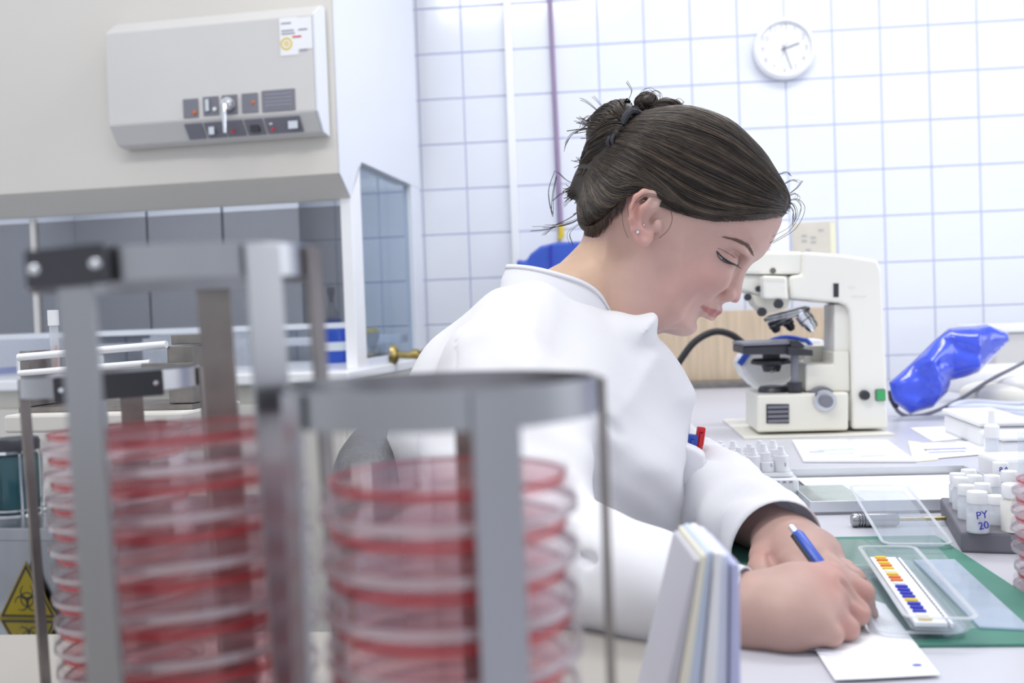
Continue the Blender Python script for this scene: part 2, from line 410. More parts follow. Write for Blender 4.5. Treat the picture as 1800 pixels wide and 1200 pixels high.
# control box on the upper front
fr = -.85
bx = [loc(H, 188, 58, fr), loc(H, 552, 30, fr), loc(H, 555, 192, fr), loc(H, 191, 224, fr)]
xl, xr = bx[3][0], bx[2][0]; zt = bx[0][1]; zb = (bx[2][1] + bx[3][1]) / 2
zlow = zb - .045
cb = thing('control_box', 'pale grey control box with switches on the front of the fume hood', 'control box', H)
prof = [(-.775, zlow - .004), (-.815, zlow), (fr, zb), (fr, zt), (-.80, zt + .035), (-.775, zt + .035)]
part('housing', MB().prism(prof, xl, xr, 'x'), 'box_grey', cb, bevel=.004)
ends = MB().prism([(y, z) for y, z in prof], xr + .0005, xr + .006, 'x')
part('end_cap', ends, 'white_paint', cb)
tilt = math.atan2(fr + .815, zb - zlow)          # lower face leans back
def slot(px0, px1, py0, py1, row):
    """one dark switch plate; row 0 on the upright face, row 1 on the sloped face"""
    if row == 0:
        x0, z1 = loc(H, px0, py0, fr); x1, z0 = loc(H, px1, py1, fr)
        o = part('switch_plate', MB().box(x0, x1, fr - .003, fr - .0005, z0, z1), 'panel_grey', cb, bevel=.001)
        return o, (x0 + x1) / 2, fr - .003, (z0 + z1) / 2, (x1 - x0), (z1 - z0)
    x0, _ = loc(H, px0, 215, fr + .017); x1, _ = loc(H, px1, 215, fr + .017)
    L = math.hypot(.035, zb - zlow)
    def P(s, off): return (fr + .035 * s - off * (zb - zlow) / L, zb + (zlow - zb) * s - off * .035 / L)
    q = [P(.16, .0005), P(.90, .0005), P(.90, .003), P(.16, .003)]
    o = part('switch_plate', MB().prism(q, x0, x1, 'x'), 'panel_grey', cb)
    return o, (x0 + x1) / 2, *P(.5, .003), (x1 - x0), L * .74
def knob(o, x, y, z, r, dep, mat, name='knob'):
    part(name, MB().lathe([(0, dep), (r * .8, dep), (r, dep * .7), (r, 0), (0, 0)], 14, face_y(x, y, z)), mat, o, smooth=1)
for i, (p0, p1, q0, q1) in enumerate(((322, 350, 175, 206), (357, 386, 171, 202), (390, 419, 168, 200), (425, 455, 165, 197), (460, 520, 160, 193))):
    o, x, y, z, wd, hh = slot(p0, p1, q0, q1, 0)
    if i == 0: knob(o, x + wd * .28, y, z - hh * .25, .005, .004, 'orange', 'indicator')
    if i == 1:
        part('rocker', MB().box(x - wd * .3, x - wd * .05, y - .006, y, z - hh * .3, z + hh * .35), 'steel_bright', o, bevel=.001); knob(o, x + wd * .25, y, z - hh * .2, .005, .004, 'white_gloss', 'indicator')
    if i == 2:
        knob(o, x, y, z, .016, .02, 'chrome', 'tap_flange')
        part('spout', MB().tube([(x, y - .02, z), (x + .003, y - .035, z - .01), (x + .004, y - .04, z - .035), (x + .002, y - .036, z - .075)], [.008, .007, .006, .004], 10), 'steel_bright', o, smooth=1)
    if i == 3: knob(o, x + wd * .2, y, z, .004, .003, 'orange', 'indicator')
    if i == 4:
        for k in range(4): part('print_line', MB().box(x - wd * .4, x + wd * .4, y - .0006, y, z + hh * (.28 - .17 * k), z + hh * (.31 - .17 * k)), 'clock_print', o)
for i, (p0, p1) in enumerate(((328, 358), (362, 394), (397, 429), (433, 464), (468, 530))):
    o, x, y, z, wd, hh = slot(p0, p1, 0, 0, 1)
    if i == 1: part('rocker', MB().box(x - wd * .3, x, y - .005, y + .004, z - .012, z + .012), 'steel_bright', o)
    if i == 2: knob(o, x - wd * .1, y, z - .008, .004, .004, 'red_plastic', 'indicator')
    if i == 3: part('socket', MB().box(x - wd * .25, x + wd * .25, y - .003, y + .006, z - .012, z + .012), 'dark_plastic', o)
    if i == 4:
        knob(o, x - wd * .35, y, z + .006, .005, .004, 'white_gloss', 'indicator'); knob(o, x - wd * .3, y, z - .010, .004, .004, 'red_plastic', 'indicator')
        part('rocker', MB().box(x + wd * .15, x + wd * .42, y - .005, y + .004, z - .012, z + .012), 'steel_bright', o)
x0, z1 = loc(H, 491, 33, fr); x1, z0 = loc(H, 525, 96, fr); x2, _ = loc(H, 549, 60, fr)
lab = part('approval_label', MB().box(x0, x1, fr - .0012, fr - .0003, z0, z1), 'paper', cb)
part('label_extension', MB().box(x1, x2, fr - .0012, fr - .0003, z0 + .012, z1 - .002), 'paper', lab)
for k, (u, v, l, m) in enumerate(((.1, .86, .55, 'grey_print'), (.1, .66, .7, 'grey_print'), (.1, .58, .75, 'grey_print'), (1.05, .66, .5, 'grey_print'), (.7, .48, .5, 'red_plastic'), (1.1, .12, .4, 'grey_print'))):
    xx = x0 + (x1 - x0) * u; zz = z0 + (z1 - z0) * v
    part('print_line', MB().box(xx, xx + (x1 - x0) * l, fr - .0018, fr - .0012, zz - .002, zz + .002), m, lab)
part('round_seal', MB().ring(.011, .015, .0013, .0019, 24, face_y(x0 + .016, fr, z0 + .028)), 'yellow', lab)
part('round_seal', MB().ring(.003, .006, .0013, .0019, 16, face_y(x0 + .016, fr, z0 + .028)), 'yellow', lab)

hl = area_light('hood_fill_light', H @ Vector((-.55, -.40, 1.53)), H @ Vector((-.55, -.36, .9)), .9, .2, 1.6, (.94, .97, 1))  # unseen area light added to brighten the dark hood interior
# ---- things inside and behind the hood
def lathe_thing(name, label, cat, M, parts, group=None):
    t = thing(name, label, cat, M, group)
    for nm, prof, mat in parts: part(nm, MB().lathe(prof, 24), mat, t, smooth=1)
    return t
def hoodpt(px, d, z=.88):
    q = H.inverted() @ hit(px, 600, H @ Vector((0, d, 0)), H.to_3x3() @ Vector((0, 1, 0))); return H @ Vector((q.x, q.y, z))
lathe_thing('dispenser_bottle', 'blue bottle with grey dispenser stem inside the fume hood', 'bottle', frame(hoodpt(585, -.30)), [
    ('foot', [(0, 0), (.044, 0), (.045, .010), (.044, .036), (0, .036)], 'blue_plastic'),
    ('bottle_label', [(.0, .0362), (.0445, .0362), (.0445, .062), (0, .062)], 'paper'),
    ('bottle_body', [(0, .0622), (.044, .0622), (.044, .098), (.036, .108), (.028, .110), (.028, .130), (0, .130)], 'blue_plastic'),
    ('collar', [(0, .1302), (.020, .1302), (.022, .15), (.012, .165), (.009, .18), (0, .18)], 'grey_print'),
    ('stem', [(0, .1802), (.007, .1802), (.008, .20), (.011, .205), (.012, .222), (.010, .226), (0, .226)], 'panel_grey')])
t = thing('wire_coil', 'small tangle of thin dark wire beside the blue bottle in the hood', 'wire', frame(hoodpt(612, -.30)))
pts = [(.012 * math.sin(k * 1.1) + .001 * k, .012 * math.cos(k * 1.7), .002 + .0035 * k) for k in range(30)]
part('wire', MB().tube(spline(pts, 4), .0012, 5), 'grey_print', t)
# gas tap behind the side window
Mt = frame(H @ Vector((-.15, -.30, .88)), HY)
xg, zg = loc(Mt, 655, 628)
t = thing('gas_tap', 'grey gas tap with yellow top seen through the hood side window', 'tap', Mt)
part('riser', MB().tube([(xg, 0, 0), (xg, 0, zg + .05 - .0)], .009, 10), 'grey_print', t, smooth=1)
part('tap_head', MB().lathe([(0, 0), (.012, 0), (.022, .03), (.024, .045), (0, .045)], 16, Matrix.Translation((xg, 0, zg + .03))), 'grey_print', t, smooth=1)
part('tap_cap', MB().lathe([(0, .0452), (.02, .0452), (.02, .056), (0, .056)], 16, Matrix.Translation((xg, 0, zg + .03))), 'yellow', t, smooth=1)
part('outlet', MB().tube([(xg - .02, 0, zg), (xg + .06, -.0, zg + .003)], .011, 10), 'steel_dull', t, smooth=1)
Mv = frame(H @ Vector((.0, -.40, 0)), HY)
xv, zv = loc(Mv, 700, 623); xw, zw = loc(Mv, 742, 625)
t = thing('brass_pipe', 'brass gas pipe with round wall flange beside the hood side window', 'pipe', Mv)
part('flange', MB().lathe([(0, -.004), (.030, -.004), (.026, .006), (.012, .014), (0, .014)], 24, Matrix.Translation((xv - .012, 0, zv)) @ Matrix.Rotation(PI / 2, 4, 'Y')), 'brass', t, smooth=1)
part('pipe', MB().tube(spline([(xv - .012, 0, zv), (xw - .015, 0, zw), (xw, .0, zw - .006), (xw + .006, 0, zw - .03), (xw + .006, 0, .3), (xw + .006, 0, .002)], 5), .010, 12), 'brass', t, smooth=1)
part('coupling', MB().tube([(xw - .03, 0, zv - .0), (xw - .010, 0, zv - .0)], .014, 8), 'brass', t)
# white tray and small bottles on the hood surface at the far left
solo('white_tray', MB().box(-.1, .1, -.06, .06, 0, .05), 'white_plastic', 'white plastic tray on the hood surface at the left edge', 'tray', frame(H @ Vector((-.93, -.56, .881)), HY), bevel=.008)
solo('glass_trough', MB().box(-.18, .18, -.05, .05, 0, .09).box(-.16, .16, -.04, .04, .09, .10), 'milky', 'low frosted glass trough at the back of the hood surface', 'trough', frame(H @ Vector((-.62, -.30, .881)), HY), bevel=.004)
# ================================================================== STEEL TROLLEY AT THE LEFT
TRY = 1.75
Mt = frame((0, TRY, 0), HY)
def tz(py, d=0): return loc(Mt, 40, py, d)[1]
xt0, xt1 = loc(Mt, -260, 1000)[0], loc(Mt, 330, 1000)[0]
trolley = thing('steel_trolley', 'stainless steel trolley with two shelves at the lower left', 'trolley', Mt)
zs = tz(928); zl = tz(1108, 0)
part('upper_shelf', MB().box(xt0, xt1, 0, .34, zs - .026, zs), 'steel', trolley, bevel=.003)
zlow = tz(1085, .335)
part('lower_shelf', MB().box(xt0, xt1, 0, .34, zlow - .012, zlow), 'chrome', trolley, bevel=.002)
part('shelf_lip', MB().box(xt0, xt1, -.014, -.0005, zlow - .03, zlow + .006), 'steel_bright', trolley, bevel=.002)
part('back_sheet', MB().box(xt0, xt1, .341, .346, zlow - .02, zs - .03), 'steel', trolley)
for x in (xt0 - .013, xt1 + .013):
    for y in (.0, .34):
        l = part('leg', MB().tube([(x, y, .09), (x, y, zs + .02)], .012, 10), 'steel', trolley, smooth=1)
        part('caster', MB().lathe([(0, -.012), (.04, -.012), (.042, 0), (.04, .012), (0, .012)], 16, Matrix.Translation((x, y, .042)) @ Matrix.Rotation(PI / 2, 4, 'Y')), 'black_rubber', l)
# biohazard sign standing on the lower shelf against the sheet
xs, zc = loc(Mt, 50, 1060, .333)
wpx = (loc(Mt, 108, 1080, .333)[0] - loc(Mt, 4, 1080, .333)[0]) / 2
hgt = loc(Mt, 50, 986, .333)[1] - zlow
Ms = Mt @ face_y(xs + .002, .330, zlow + .0005)
sign = thing('biohazard_sign', 'yellow triangular biohazard sign on the lower trolley shelf', 'sign', Ms)
def tri(k):
    c = hgt / 3 * .98
    return [(-wpx * k, c - c * k), (wpx * k, c - c * k), (0, c + (hgt - c) * k)]
part('plate', MB().prism(tri(1), 0, .003, 'z'), 'yellow', sign)
o3, i3 = tri(.93), tri(.80)
mb = MB(); mb.add([(x, y, .0034) for x, y in o3 + i3], [(0, 1, 4, 3), (1, 2, 5, 4), (2, 0, 3, 5)]); part('border', mb, 'dark_plastic', sign)
cx, cy, rr = 0, hgt * .335, hgt * .135
mb = MB()
for k in range(3):
    q = R(90 + 120 * k); px, py = cx + rr * .95 * math.cos(q), cy + rr * .95 * math.sin(q)
    n = 26; vs = []
    for j in range(n + 1):                       # crescent open at its outer end
        a = q + R(28) + (2 * PI - R(56)) * j / n
        th = .08 + .26 * (1 - abs(2 * j / n - 1))
        vs += [(px + rr * math.cos(a), py + rr * math.sin(a), .0036), (px + rr * (1 - th) * math.cos(a), py + rr * (1 - th) * math.sin(a), .0036)]
    mb.add(vs, [(2 * j, 2 * j + 2, 2 * j + 3, 2 * j + 1) for j in range(n)])
mb.add([(cx + rr * (1.0 if j % 2 else 1.14) * 0 + rr * s * math.cos(2 * PI * j / 30), cy + rr * s * math.sin(2 * PI * j / 30), .0037) for s in (.82, .98) for j in range(30)], [(j, (j + 1) % 30, 30 + (j + 1) % 30, 30 + j) for j in range(30)])
mb.add([(cx + rr * .22 * math.cos(2 * PI * j / 12), cy + rr * .22 * math.sin(2 * PI * j / 12), .0038) for j in range(12)], [tuple(range(12))])
part('biohazard_symbol', mb, 'dark_plastic', sign)
# dark glass jar in a chrome stand on the upper shelf
xj, zj = loc(Mt, 34, 925, .15)
t = thing('jar_stand', 'dark jar with black lid held in a chrome rod stand on the trolley', 'jar', Mt @ Matrix.Translation((xj, .15, zs)))
sc = TRY * 1.09 / F
part('jar', MB().lathe([(0, .004), (.042, .004), (.044, .02), (.044, .12), (.040, .128), (0, .128)], 28), 'teal_glass', t, smooth=1)
part('lid', MB().lathe([(0, .129), (.047, .129), (.048, .150), (.044, .158), (0, .158)], 28), 'dark_plastic', t, smooth=1)
part('lid_ring', MB().ring(.0445, .0495, .128, .134, 32), 'chrome', t, smooth=1)
part('stand_plate', MB().lathe([(0, 0), (.055, 0), (.055, .0035), (0, .0035)], 28), 'chrome', t)
for k in range(6):
    q = R(60 * k + 15); part('rod', MB().tube([(.0515 * math.cos(q), .0515 * math.sin(q), 0.0036), (.0515 * math.cos(q), .0515 * math.sin(q), .128)], .0028, 8), 'chrome', t, smooth=1)
part('rail', MB().ring(.049, .0545, .010, .014, 32), 'chrome', t)

# ---- wire test tube rack on a stool beyond the racks
WY = 1.05
Mr = frame((0, WY, 0), HY)
rack = thing('tube_rack', 'metal test tube rack with two bright white rails left of the strip posts', 'rack', Mr)
xa, za = loc(Mr, 62, 620); xb, zb2 = loc(Mr, 312, 604); xc, zc = loc(Mr, 352, 590)
zbase = loc(Mr, 62, 712)[1]
part('end_bracket', MB().box(xa - .006, xa + .006, -.02, .05, zbase, za + .003), 'steel_dull', rack, bevel=.001)
part('end_bracket', MB().box(xc - .03, xc + .0, -.02, .05, zbase, zb2 - .002), 'steel_dull', rack, bevel=.001)
part('clamp', MB().box(xb - .008, xc + .004, -.0, .03, zb2 - .001, zb2 + .010), 'steel_dull', rack, bevel=.001)
part('clamp', MB().box(xb - .028, xc + .002, -.03, -.0205, zb2 - .034, zb2 - .020), 'steel_dull', rack, bevel=.001)
part('rail', MB().tube([(xa - .004, -.024, za - .004), (xb, -.024, zb2)], .0042, 10), 'white_gloss', rack, smooth=1)
part('rail', MB().tube([(xa - .004, -.024, za - .022), (xb - .02, -.024, zb2 - .0195)], .0036, 10), 'white_gloss', rack, smooth=1)
part('bottom_plate', MB().box(xa - .006, xc, -.025, .055, zbase - .006, zbase - .0005), 'steel_dull', rack)
xq, zq = loc(Mr, 73, 545); xq2, _ = loc(Mr, 70, 640)
tt = thing('test_tube', 'capped test tube with orange stick standing in the metal rack', 'test tube', Mr @ Matrix.Translation((xq + .004, .015, zbase)))
hq = zq - zbase
part('glass', MB().lathe([(0, 0.001), (.0035, .002), (.005, .008), (.005, hq - .017)], 12), 'milky', tt, smooth=1)
part('cap', MB().lathe([(0, hq), (.0062, hq), (.0062, hq - .018), (0, hq - .018)], 12), 'white_plastic', tt, smooth=1)
part('stick', MB().tube([(.0, 0, .005), (.002, 0, hq * .62)], .0016, 6), 'orange', tt)
zst = (Mr @ Vector((0, 0, zbase - .0065))).z
t = thing('side_table', 'small white stand carrying the metal test tube rack', 'stand', frame(Mr @ Vector(((xa + xc) / 2, .02, 0)), HY))
part('table_top', MB().box(-.11, .105, -.07, .07, zst - .02, zst), 'hood_front', t, bevel=.003)
part('column', MB().tube([(0, 0, .02), (0, 0, zst - .0205)], .02, 14), 'steel_dull', t, smooth=1)
part('foot_plate', MB().box(-.12, .12, -.1, .1, 0, .019), 'steel_dull', t, bevel=.003)
# chrome wire handle that arcs up beside the back strip post
Mh = frame((0, .95, 0), 0)
pts = [loc(Mh, *p) for p in ((398, 640), (400, 600), (407, 640), (411, 705), (413, 800), (415, 900))]
zt0 = pts[-1][1]
pts = [(x, 0, z) for x, z in pts] + [(pts[-1][0] + .003, 0, .60)]
solo('wire_hook', MB().tube(spline(pts, 6), .0026, 8), 'chrome', 'bright chrome wire hook standing behind the left dish stack', 'hook', Mh, smooth=1)
hk = Mh @ Vector((pts[-1][0], 0, 0))
t = thing('instrument_stand', 'grey stand on the floor that carries the chrome wire hook', 'stand', frame(hk))
part('column', MB().tube([(0, 0, .02), (0, 0, .60)], .012, 12), 'steel_dull', t, smooth=1)
part('foot_plate', MB().lathe([(0, 0), (.11, 0), (.11, .012), (.03, .02), (0, .02)], 24), 'steel_dull', t, smooth=1)

# ================================================================== PETRI DISH RACKS
DR, DP = .0460, .0160
def dish_protos():
    pr = {}
    b = MB().lathe([(0, .0008), (DR - .003, .0008), (DR - .0026, .002), (DR - .0026, .0125), (DR - .0040, .0125), (DR - .0040, .0022), (0, .0022)], 40)
    pr['base'] = (b.mesh('dish_base'), 'dish_plastic')
    b = MB().lathe([(0, .0030), (DR - .0042, .0030), (DR - .0042, .0066), (0, .0066)], 40)
    pr['agar'] = (b.mesh('agar'), 'agar_clear')
    b = MB().ring(DR - .0044, DR - .0036, .0024, .0040, 40)
    pr['agar_edge'] = (b.mesh('agar_edge'), 'agar_red')
    b = MB().lathe([(DR - .0012, .0065), (DR, .0062), (DR, .0148), (DR - .001, .0157), (0, .0157), (0, .0146), (DR - .0012, .0146)], 40, closed=True)
    pr['lid'] = (b.mesh('dish_lid'), 'dish_plastic')
    b = MB().ring(DR - .0005, DR + .0004, .0120, .0152, 40)
    pr['lid_rim'] = (b.mesh('lid_rim'), 'dish_rim')
    for k, (me, mt) in pr.items():
        me.materials.append(M_[mt])
        for p in me.polygons: p.use_smooth = True
        try: me.set_sharp_from_angle(angle=R(40))
        except Exception: pass
    return pr
DISH = dish_protos()
def place_dish(M, label, group):
    t = thing('petri_dish', label, 'petri dish', M, group)
    for k, (me, mt) in DISH.items():
        o = bpy.data.objects.new({'base': 'dish_base', 'agar': 'agar', 'agar_edge': 'agar_edge', 'lid': 'dish_lid', 'lid_rim': 'lid_rim'}[k], me); COL.objects.link(o); o.parent = t
    return t
def strip_post(rad, ang, z0, z1, wd, th=.0016):
    M = Matrix.Rotation(ang, 4, 'Z'); return MB().box(-wd / 2, wd / 2, -rad - th, -rad, z0, z1, M)
ORD = ['first', 'second', 'third', 'fourth', 'fifth', 'sixth', 'seventh', 'eighth', 'ninth', 'tenth', 'eleventh', 'twelfth', 'thirteenth', 'fourteenth', 'fifteenth']
def dish_rack(label, center, zring, RR, posts, plate, lean, ndish, dish_label, ztop_dish, pitch=DP, wd=.0155, band=.0125, grp=''):
    """center (x, y); posts in degrees from the camera-facing side, positive to the right"""
    zb = TZ + .001
    M = Matrix.Translation((center[0], center[1], zb)) @ lean
    hh = zring - zb
    t = thing('dish_rack', label, 'dish rack', M)
    part('ring', MB().ring(RR - .0018, RR, hh - band, hh, 64), 'steel', t, smooth=1)
    nd = min(15, int((ztop_dish - zb - .005) / pitch)); zz = ztop_dish - zb - (nd - 1) * pitch - .0160
    part('base_plate', MB().lathe([(0, zz - .003), (RR - .0005, zz - .003), (RR - .0005, zz), (0, zz)], 48), 'steel', t)
    for a in posts:
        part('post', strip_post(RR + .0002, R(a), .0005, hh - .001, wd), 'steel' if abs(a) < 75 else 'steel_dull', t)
    if plate is not None:
        a, pw, ph, dz = plate
        Mp = Matrix.Rotation(R(a), 4, 'Z') @ Matrix.Translation((0, -RR - .0024, hh - band / 2 + dz))
        p = part('name_plate', MB().prism(rrect(-pw / 2, pw / 2, -ph / 2, ph / 2, .0012, 3), -.0022, 0), 'dark_plastic', t, M=Mp)
        for s in (-1, 1): part('screw', MB().lathe([(0, .0016), (.0014, .0014), (.0021, 0), (0, 0)], 12, face_y(s * (pw / 2 - .0042), -.0022, 0)), 'chrome', p, smooth=1)
    for k in range(nd):
        z = ztop_dish - zb - pitch * k
        D = M @ Matrix.Translation((random.gauss(0, .0004), random.gauss(0, .0004), z)) @ Matrix.Rotation(PI, 4, 'X') @ Matrix.Rotation(random.uniform(0, 6), 4, 'Z')
        place_dish(D, (ORD[k] + ' from the top, red agar petri dish in ' if k else 'topmost red agar petri dish in ') + dish_label, grp)
    return t
# right rack, nearest to the camera
c = at(780, 697, .356); zr = c.z + .006
ztd = at(772, 820, .356).z
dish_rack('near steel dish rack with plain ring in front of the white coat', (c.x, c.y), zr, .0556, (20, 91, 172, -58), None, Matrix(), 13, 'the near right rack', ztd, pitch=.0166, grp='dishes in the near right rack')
c = at(312, 480, .410); zr = c.z + .0075
ztd = at(318, 742, .410).z
lean = Matrix.Rotation(R(-1.6), 4, 'Y')
lean_off = (zr - TZ) * math.tan(R(1.6))
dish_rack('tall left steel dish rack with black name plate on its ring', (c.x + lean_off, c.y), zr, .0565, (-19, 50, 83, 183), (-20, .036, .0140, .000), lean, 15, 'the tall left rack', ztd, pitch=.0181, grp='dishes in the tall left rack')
c = at(213, 668, .66); zr = c.z + .006
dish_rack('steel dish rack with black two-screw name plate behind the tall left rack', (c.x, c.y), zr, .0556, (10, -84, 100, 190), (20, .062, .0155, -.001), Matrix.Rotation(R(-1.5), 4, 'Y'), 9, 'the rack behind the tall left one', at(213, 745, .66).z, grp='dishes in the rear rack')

# upright white binder leaning in the foreground, right of the racks
Mf = frame((0, .50, 0), R(-6))
t = thing('ring_binder', 'blurred pale binder standing upright in the near foreground', 'binder', frame((Mf @ Vector((loc(Mf, 1240, 1150)[0], 0, TZ)))))
Mi = t.matrix_world
tops = [loc(Mi, px, 932)[0] for px in (1221, 1232, 1241, 1254, 1268, 1282, 1297)]; zt_ = loc(Mi, 1250, 924, .06)[1]
lows = [loc(Mi, px, 1200)[0] for px in (1166, 1190, 1208, 1232, 1258, 1280, 1301)]; zl_ = loc(Mi, 1240, 1200)[1]; z9 = loc(Mi, 1240, 932)[1]
bots = [a + (b - a) * (z9 - .0045) / (z9 - zl_) for a, b in zip(tops, lows)]
nm = ['back_cover', 'cream_sheets', 'pale_blue_sheets', 'white_sheets', 'divider', 'front_cover']
mt = [pm('binder_grey', (.55, .55, .62), .5), pm('binder_cream', (.80, .78, .66), .6), pm('binder_blue', (.58, .66, .82), .6), 'paper', pm('binder_pale', (.68, .72, .86), .6), pm('binder_lavender', (.50, .52, .76), .45)]
for k in range(6):
    tk = zt_ - (.004, .001, 0, 0, .002, .006)[k]
    part(nm[k], MB().prism([(bots[k], .0045), (bots[k + 1] - .0003, .0045), (tops[k + 1] - .0003, tk), (tops[k], tk)], -.003 * (k % 2), .07), mt[k], t, bevel=.0010)
part('spine', MB().prism([(bots[0], .0045), (bots[-1], .0045), (tops[-1], zt_ - .008), (tops[0], zt_ - .008)], .0702, .0725), mt[0], t)

# ================================================================== LAB CHAIR
CHY = 1.12
xx = at(650, 790, CHY + .0)
Mc = frame((xx.x + .30, CHY + .10, 0), R(-4))
ch = thing('lab_chair', 'dark grey vinyl lab chair that the woman sits on', 'chair', Mc)
ztop = at(620, 772, CHY).z
xbk = (Mc.inverted() @ at(574, 800, CHY)).x
bm = MB()
def cushion(cx, cy, cz, sx, sy, sz, p=3.2, nu=28, nv=16, M=None):
    mb = MB(); vs = []
    sg = lambda c: math.copysign(abs(c) ** (2 / p), c)
    for i in range(nv + 1):
        v = -PI / 2 + PI * i / nv
        for j in range(nu):
            u = 2 * PI * j / nu
            vs.append((cx + sx * sg(math.cos(v)) * sg(math.cos(u)), cy + sy * sg(math.cos(v)) * sg(math.sin(u)), cz + sz * sg(math.sin(v))))
    fs = [(i * nu + j, i * nu + (j + 1) % nu, (i + 1) * nu + (j + 1) % nu, (i + 1) * nu + j) for i in range(nv) for j in range(nu)]
    if M: vs = [M @ Vector(q) for q in vs]
    return mb.add(vs, fs)
part('backrest', cushion(xbk + .045, 0, ztop - .15, .042, .20, .15, 4.0), 'chair_vinyl', ch, smooth=2)
part('seat', cushion(0.0, 0, .43, .23, .22, .045), 'chair_vinyl', ch, smooth=2)
part('back_bracket', MB().tube(spline([(xbk + .03, 0, ztop - .2), (xbk + .01, 0, .50), (xbk + .06, 0, .37), (-.05, 0, .37)], 6), .013, 10), 'steel_dull', ch, smooth=1)
part('gas_column', MB().tube([(0, 0, .10), (0, 0, .38)], .024, 16), 'steel', ch, smooth=1)
for k in range(5):
    q = R(72 * k + 20); l = part('base_leg', MB().tube([(0, 0, .10), (.15 * math.cos(q), .15 * math.sin(q), .085), (.27 * math.cos(q), .27 * math.sin(q), .062)], [.022, .018, .014], 8), 'dark_plastic', ch, smooth=1)
    part('caster', MB().lathe([(0, -.014), (.024, -.014), (.026, 0), (.024, .014), (0, .014)], 14, Matrix.Translation((.27 * math.cos(q), .27 * math.sin(q), .026)) @ Matrix.Rotation(PI / 2, 4, 'X')), 'black_rubber', l)

# ================================================================== MICROSCOPE
MB0 = tab(1445, 766)
MM = frame(MB0, R(5))
def mp(pts, d=0): return locs(MM, pts, d)
ms = thing('microscope', 'cream white upright laboratory microscope on the bench by the tiled wall', 'microscope', MM)
D0, D1 = 0.0, .15
def mpart(name, pts, d0, d1, mat='cream', bevel=.004, par=ms, seg=3): return part(name, MB().prism(mp(pts, d0), d0, d1), mat, par, bevel=bevel, seg=seg)
z0 = .0
base = [(1331, 698), (1468, 694), (1470, 742), (1498, 745), (1500, 764), (1331, 764)]
bpts = mp([(1331, 699), (1492, 694), (1492, 766), (1331, 765)]); bpts = [(x, max(z, .004)) for x, z in bpts]
part('base_block', MB().prism(bpts, .0, D1), 'cream', ms, bevel=.005)
# upright column with curved inner edge and top arm
col = [(1498, 764), (1562, 765), (1558, 640), (1550, 480), (1543, 462), (1480, 452), (1412, 447), (1410, 487), (1388, 490), (1390, 530), (1420, 532), (1450, 535), (1476, 537), (1487, 542), (1493, 552), (1495, 580), (1497, 660)]
pc = [(x, max(z, .004)) for x, z in mp(col, .012)]
part('column', MB().prism(pc, .012, .135), 'cream_light', ms, bevel=.006, seg=3)
inner = [(1466, 745), (1497, 745), (1494, 560), (1490, 545), (1478, 540), (1466, 539)]
part('column_web', MB().prism(mp(inner, .03), .03, .12), 'cream_light', ms, bevel=.004)
lb = [(1416, 645), (1465, 645), (1465, 623), (1494, 622), (1495, 693), (1416, 693)]
part('focus_block', MB().prism(mp(lb, .02), .02, .13), 'cream', ms, bevel=.004)
# head: trinocular tube housing
hd = [(1300, 452), (1320, 446), (1412, 447), (1412, 487), (1330, 487), (1300, 486)]
part('head', MB().prism(mp(hd, .02), .02, .13), 'cream_light', ms, bevel=.006)
hn = [(1296, 487), (1388, 489), (1390, 532), (1340, 524), (1300, 515)]
part('head_neck', MB().prism(mp(hn, .03), .03, .12), 'cream_light', ms, bevel=.005)
hb = [(1341, 489), (1384, 491), (1386, 532), (1343, 530)]
cube = part('prism_box', MB().prism(mp(hb, -.02), -.02, .03), 'cream_light', ms, bevel=.005)
part('box_plate', MB().prism(mp([(1346, 493), (1379, 494), (1379, 500), (1346, 499)], -.0205), -.0208, -.0200), 'cream', cube)
for dz in (-.028, .028):
    p0 = mp([(1318, 462), (1270, 452)], .07); p1 = [(x, .07 + dz, z) for x, z in p0]
    e = part('eyepiece_tube', MB().tube([p1[0], ((p1[0][0] + p1[1][0]) / 2, .07 + dz, (p1[0][2] + p1[1][2]) / 2), p1[1]], [.017, .016, .016], 18), 'cream_light', ms, smooth=1)
    part('eyecup', MB().tube([p1[1], (p1[1][0] - .018, .07 + dz, p1[1][2] + .003)], [.0175, .019], 18), 'dark_plastic', e, smooth=1)
    x, z = mp([(1322, 468)], .015)[0]
x, z = mp([(1321, 470)], .013)[0]
part('eyepiece_ring', MB().ring(.010, .017, -.003, .003, 20, Matrix.Translation((x - .003, .04, z)) @ Matrix.Rotation(PI / 2, 4, 'Y')), pm('ring_olive', (.55, .55, .35), .4), ms, smooth=1)
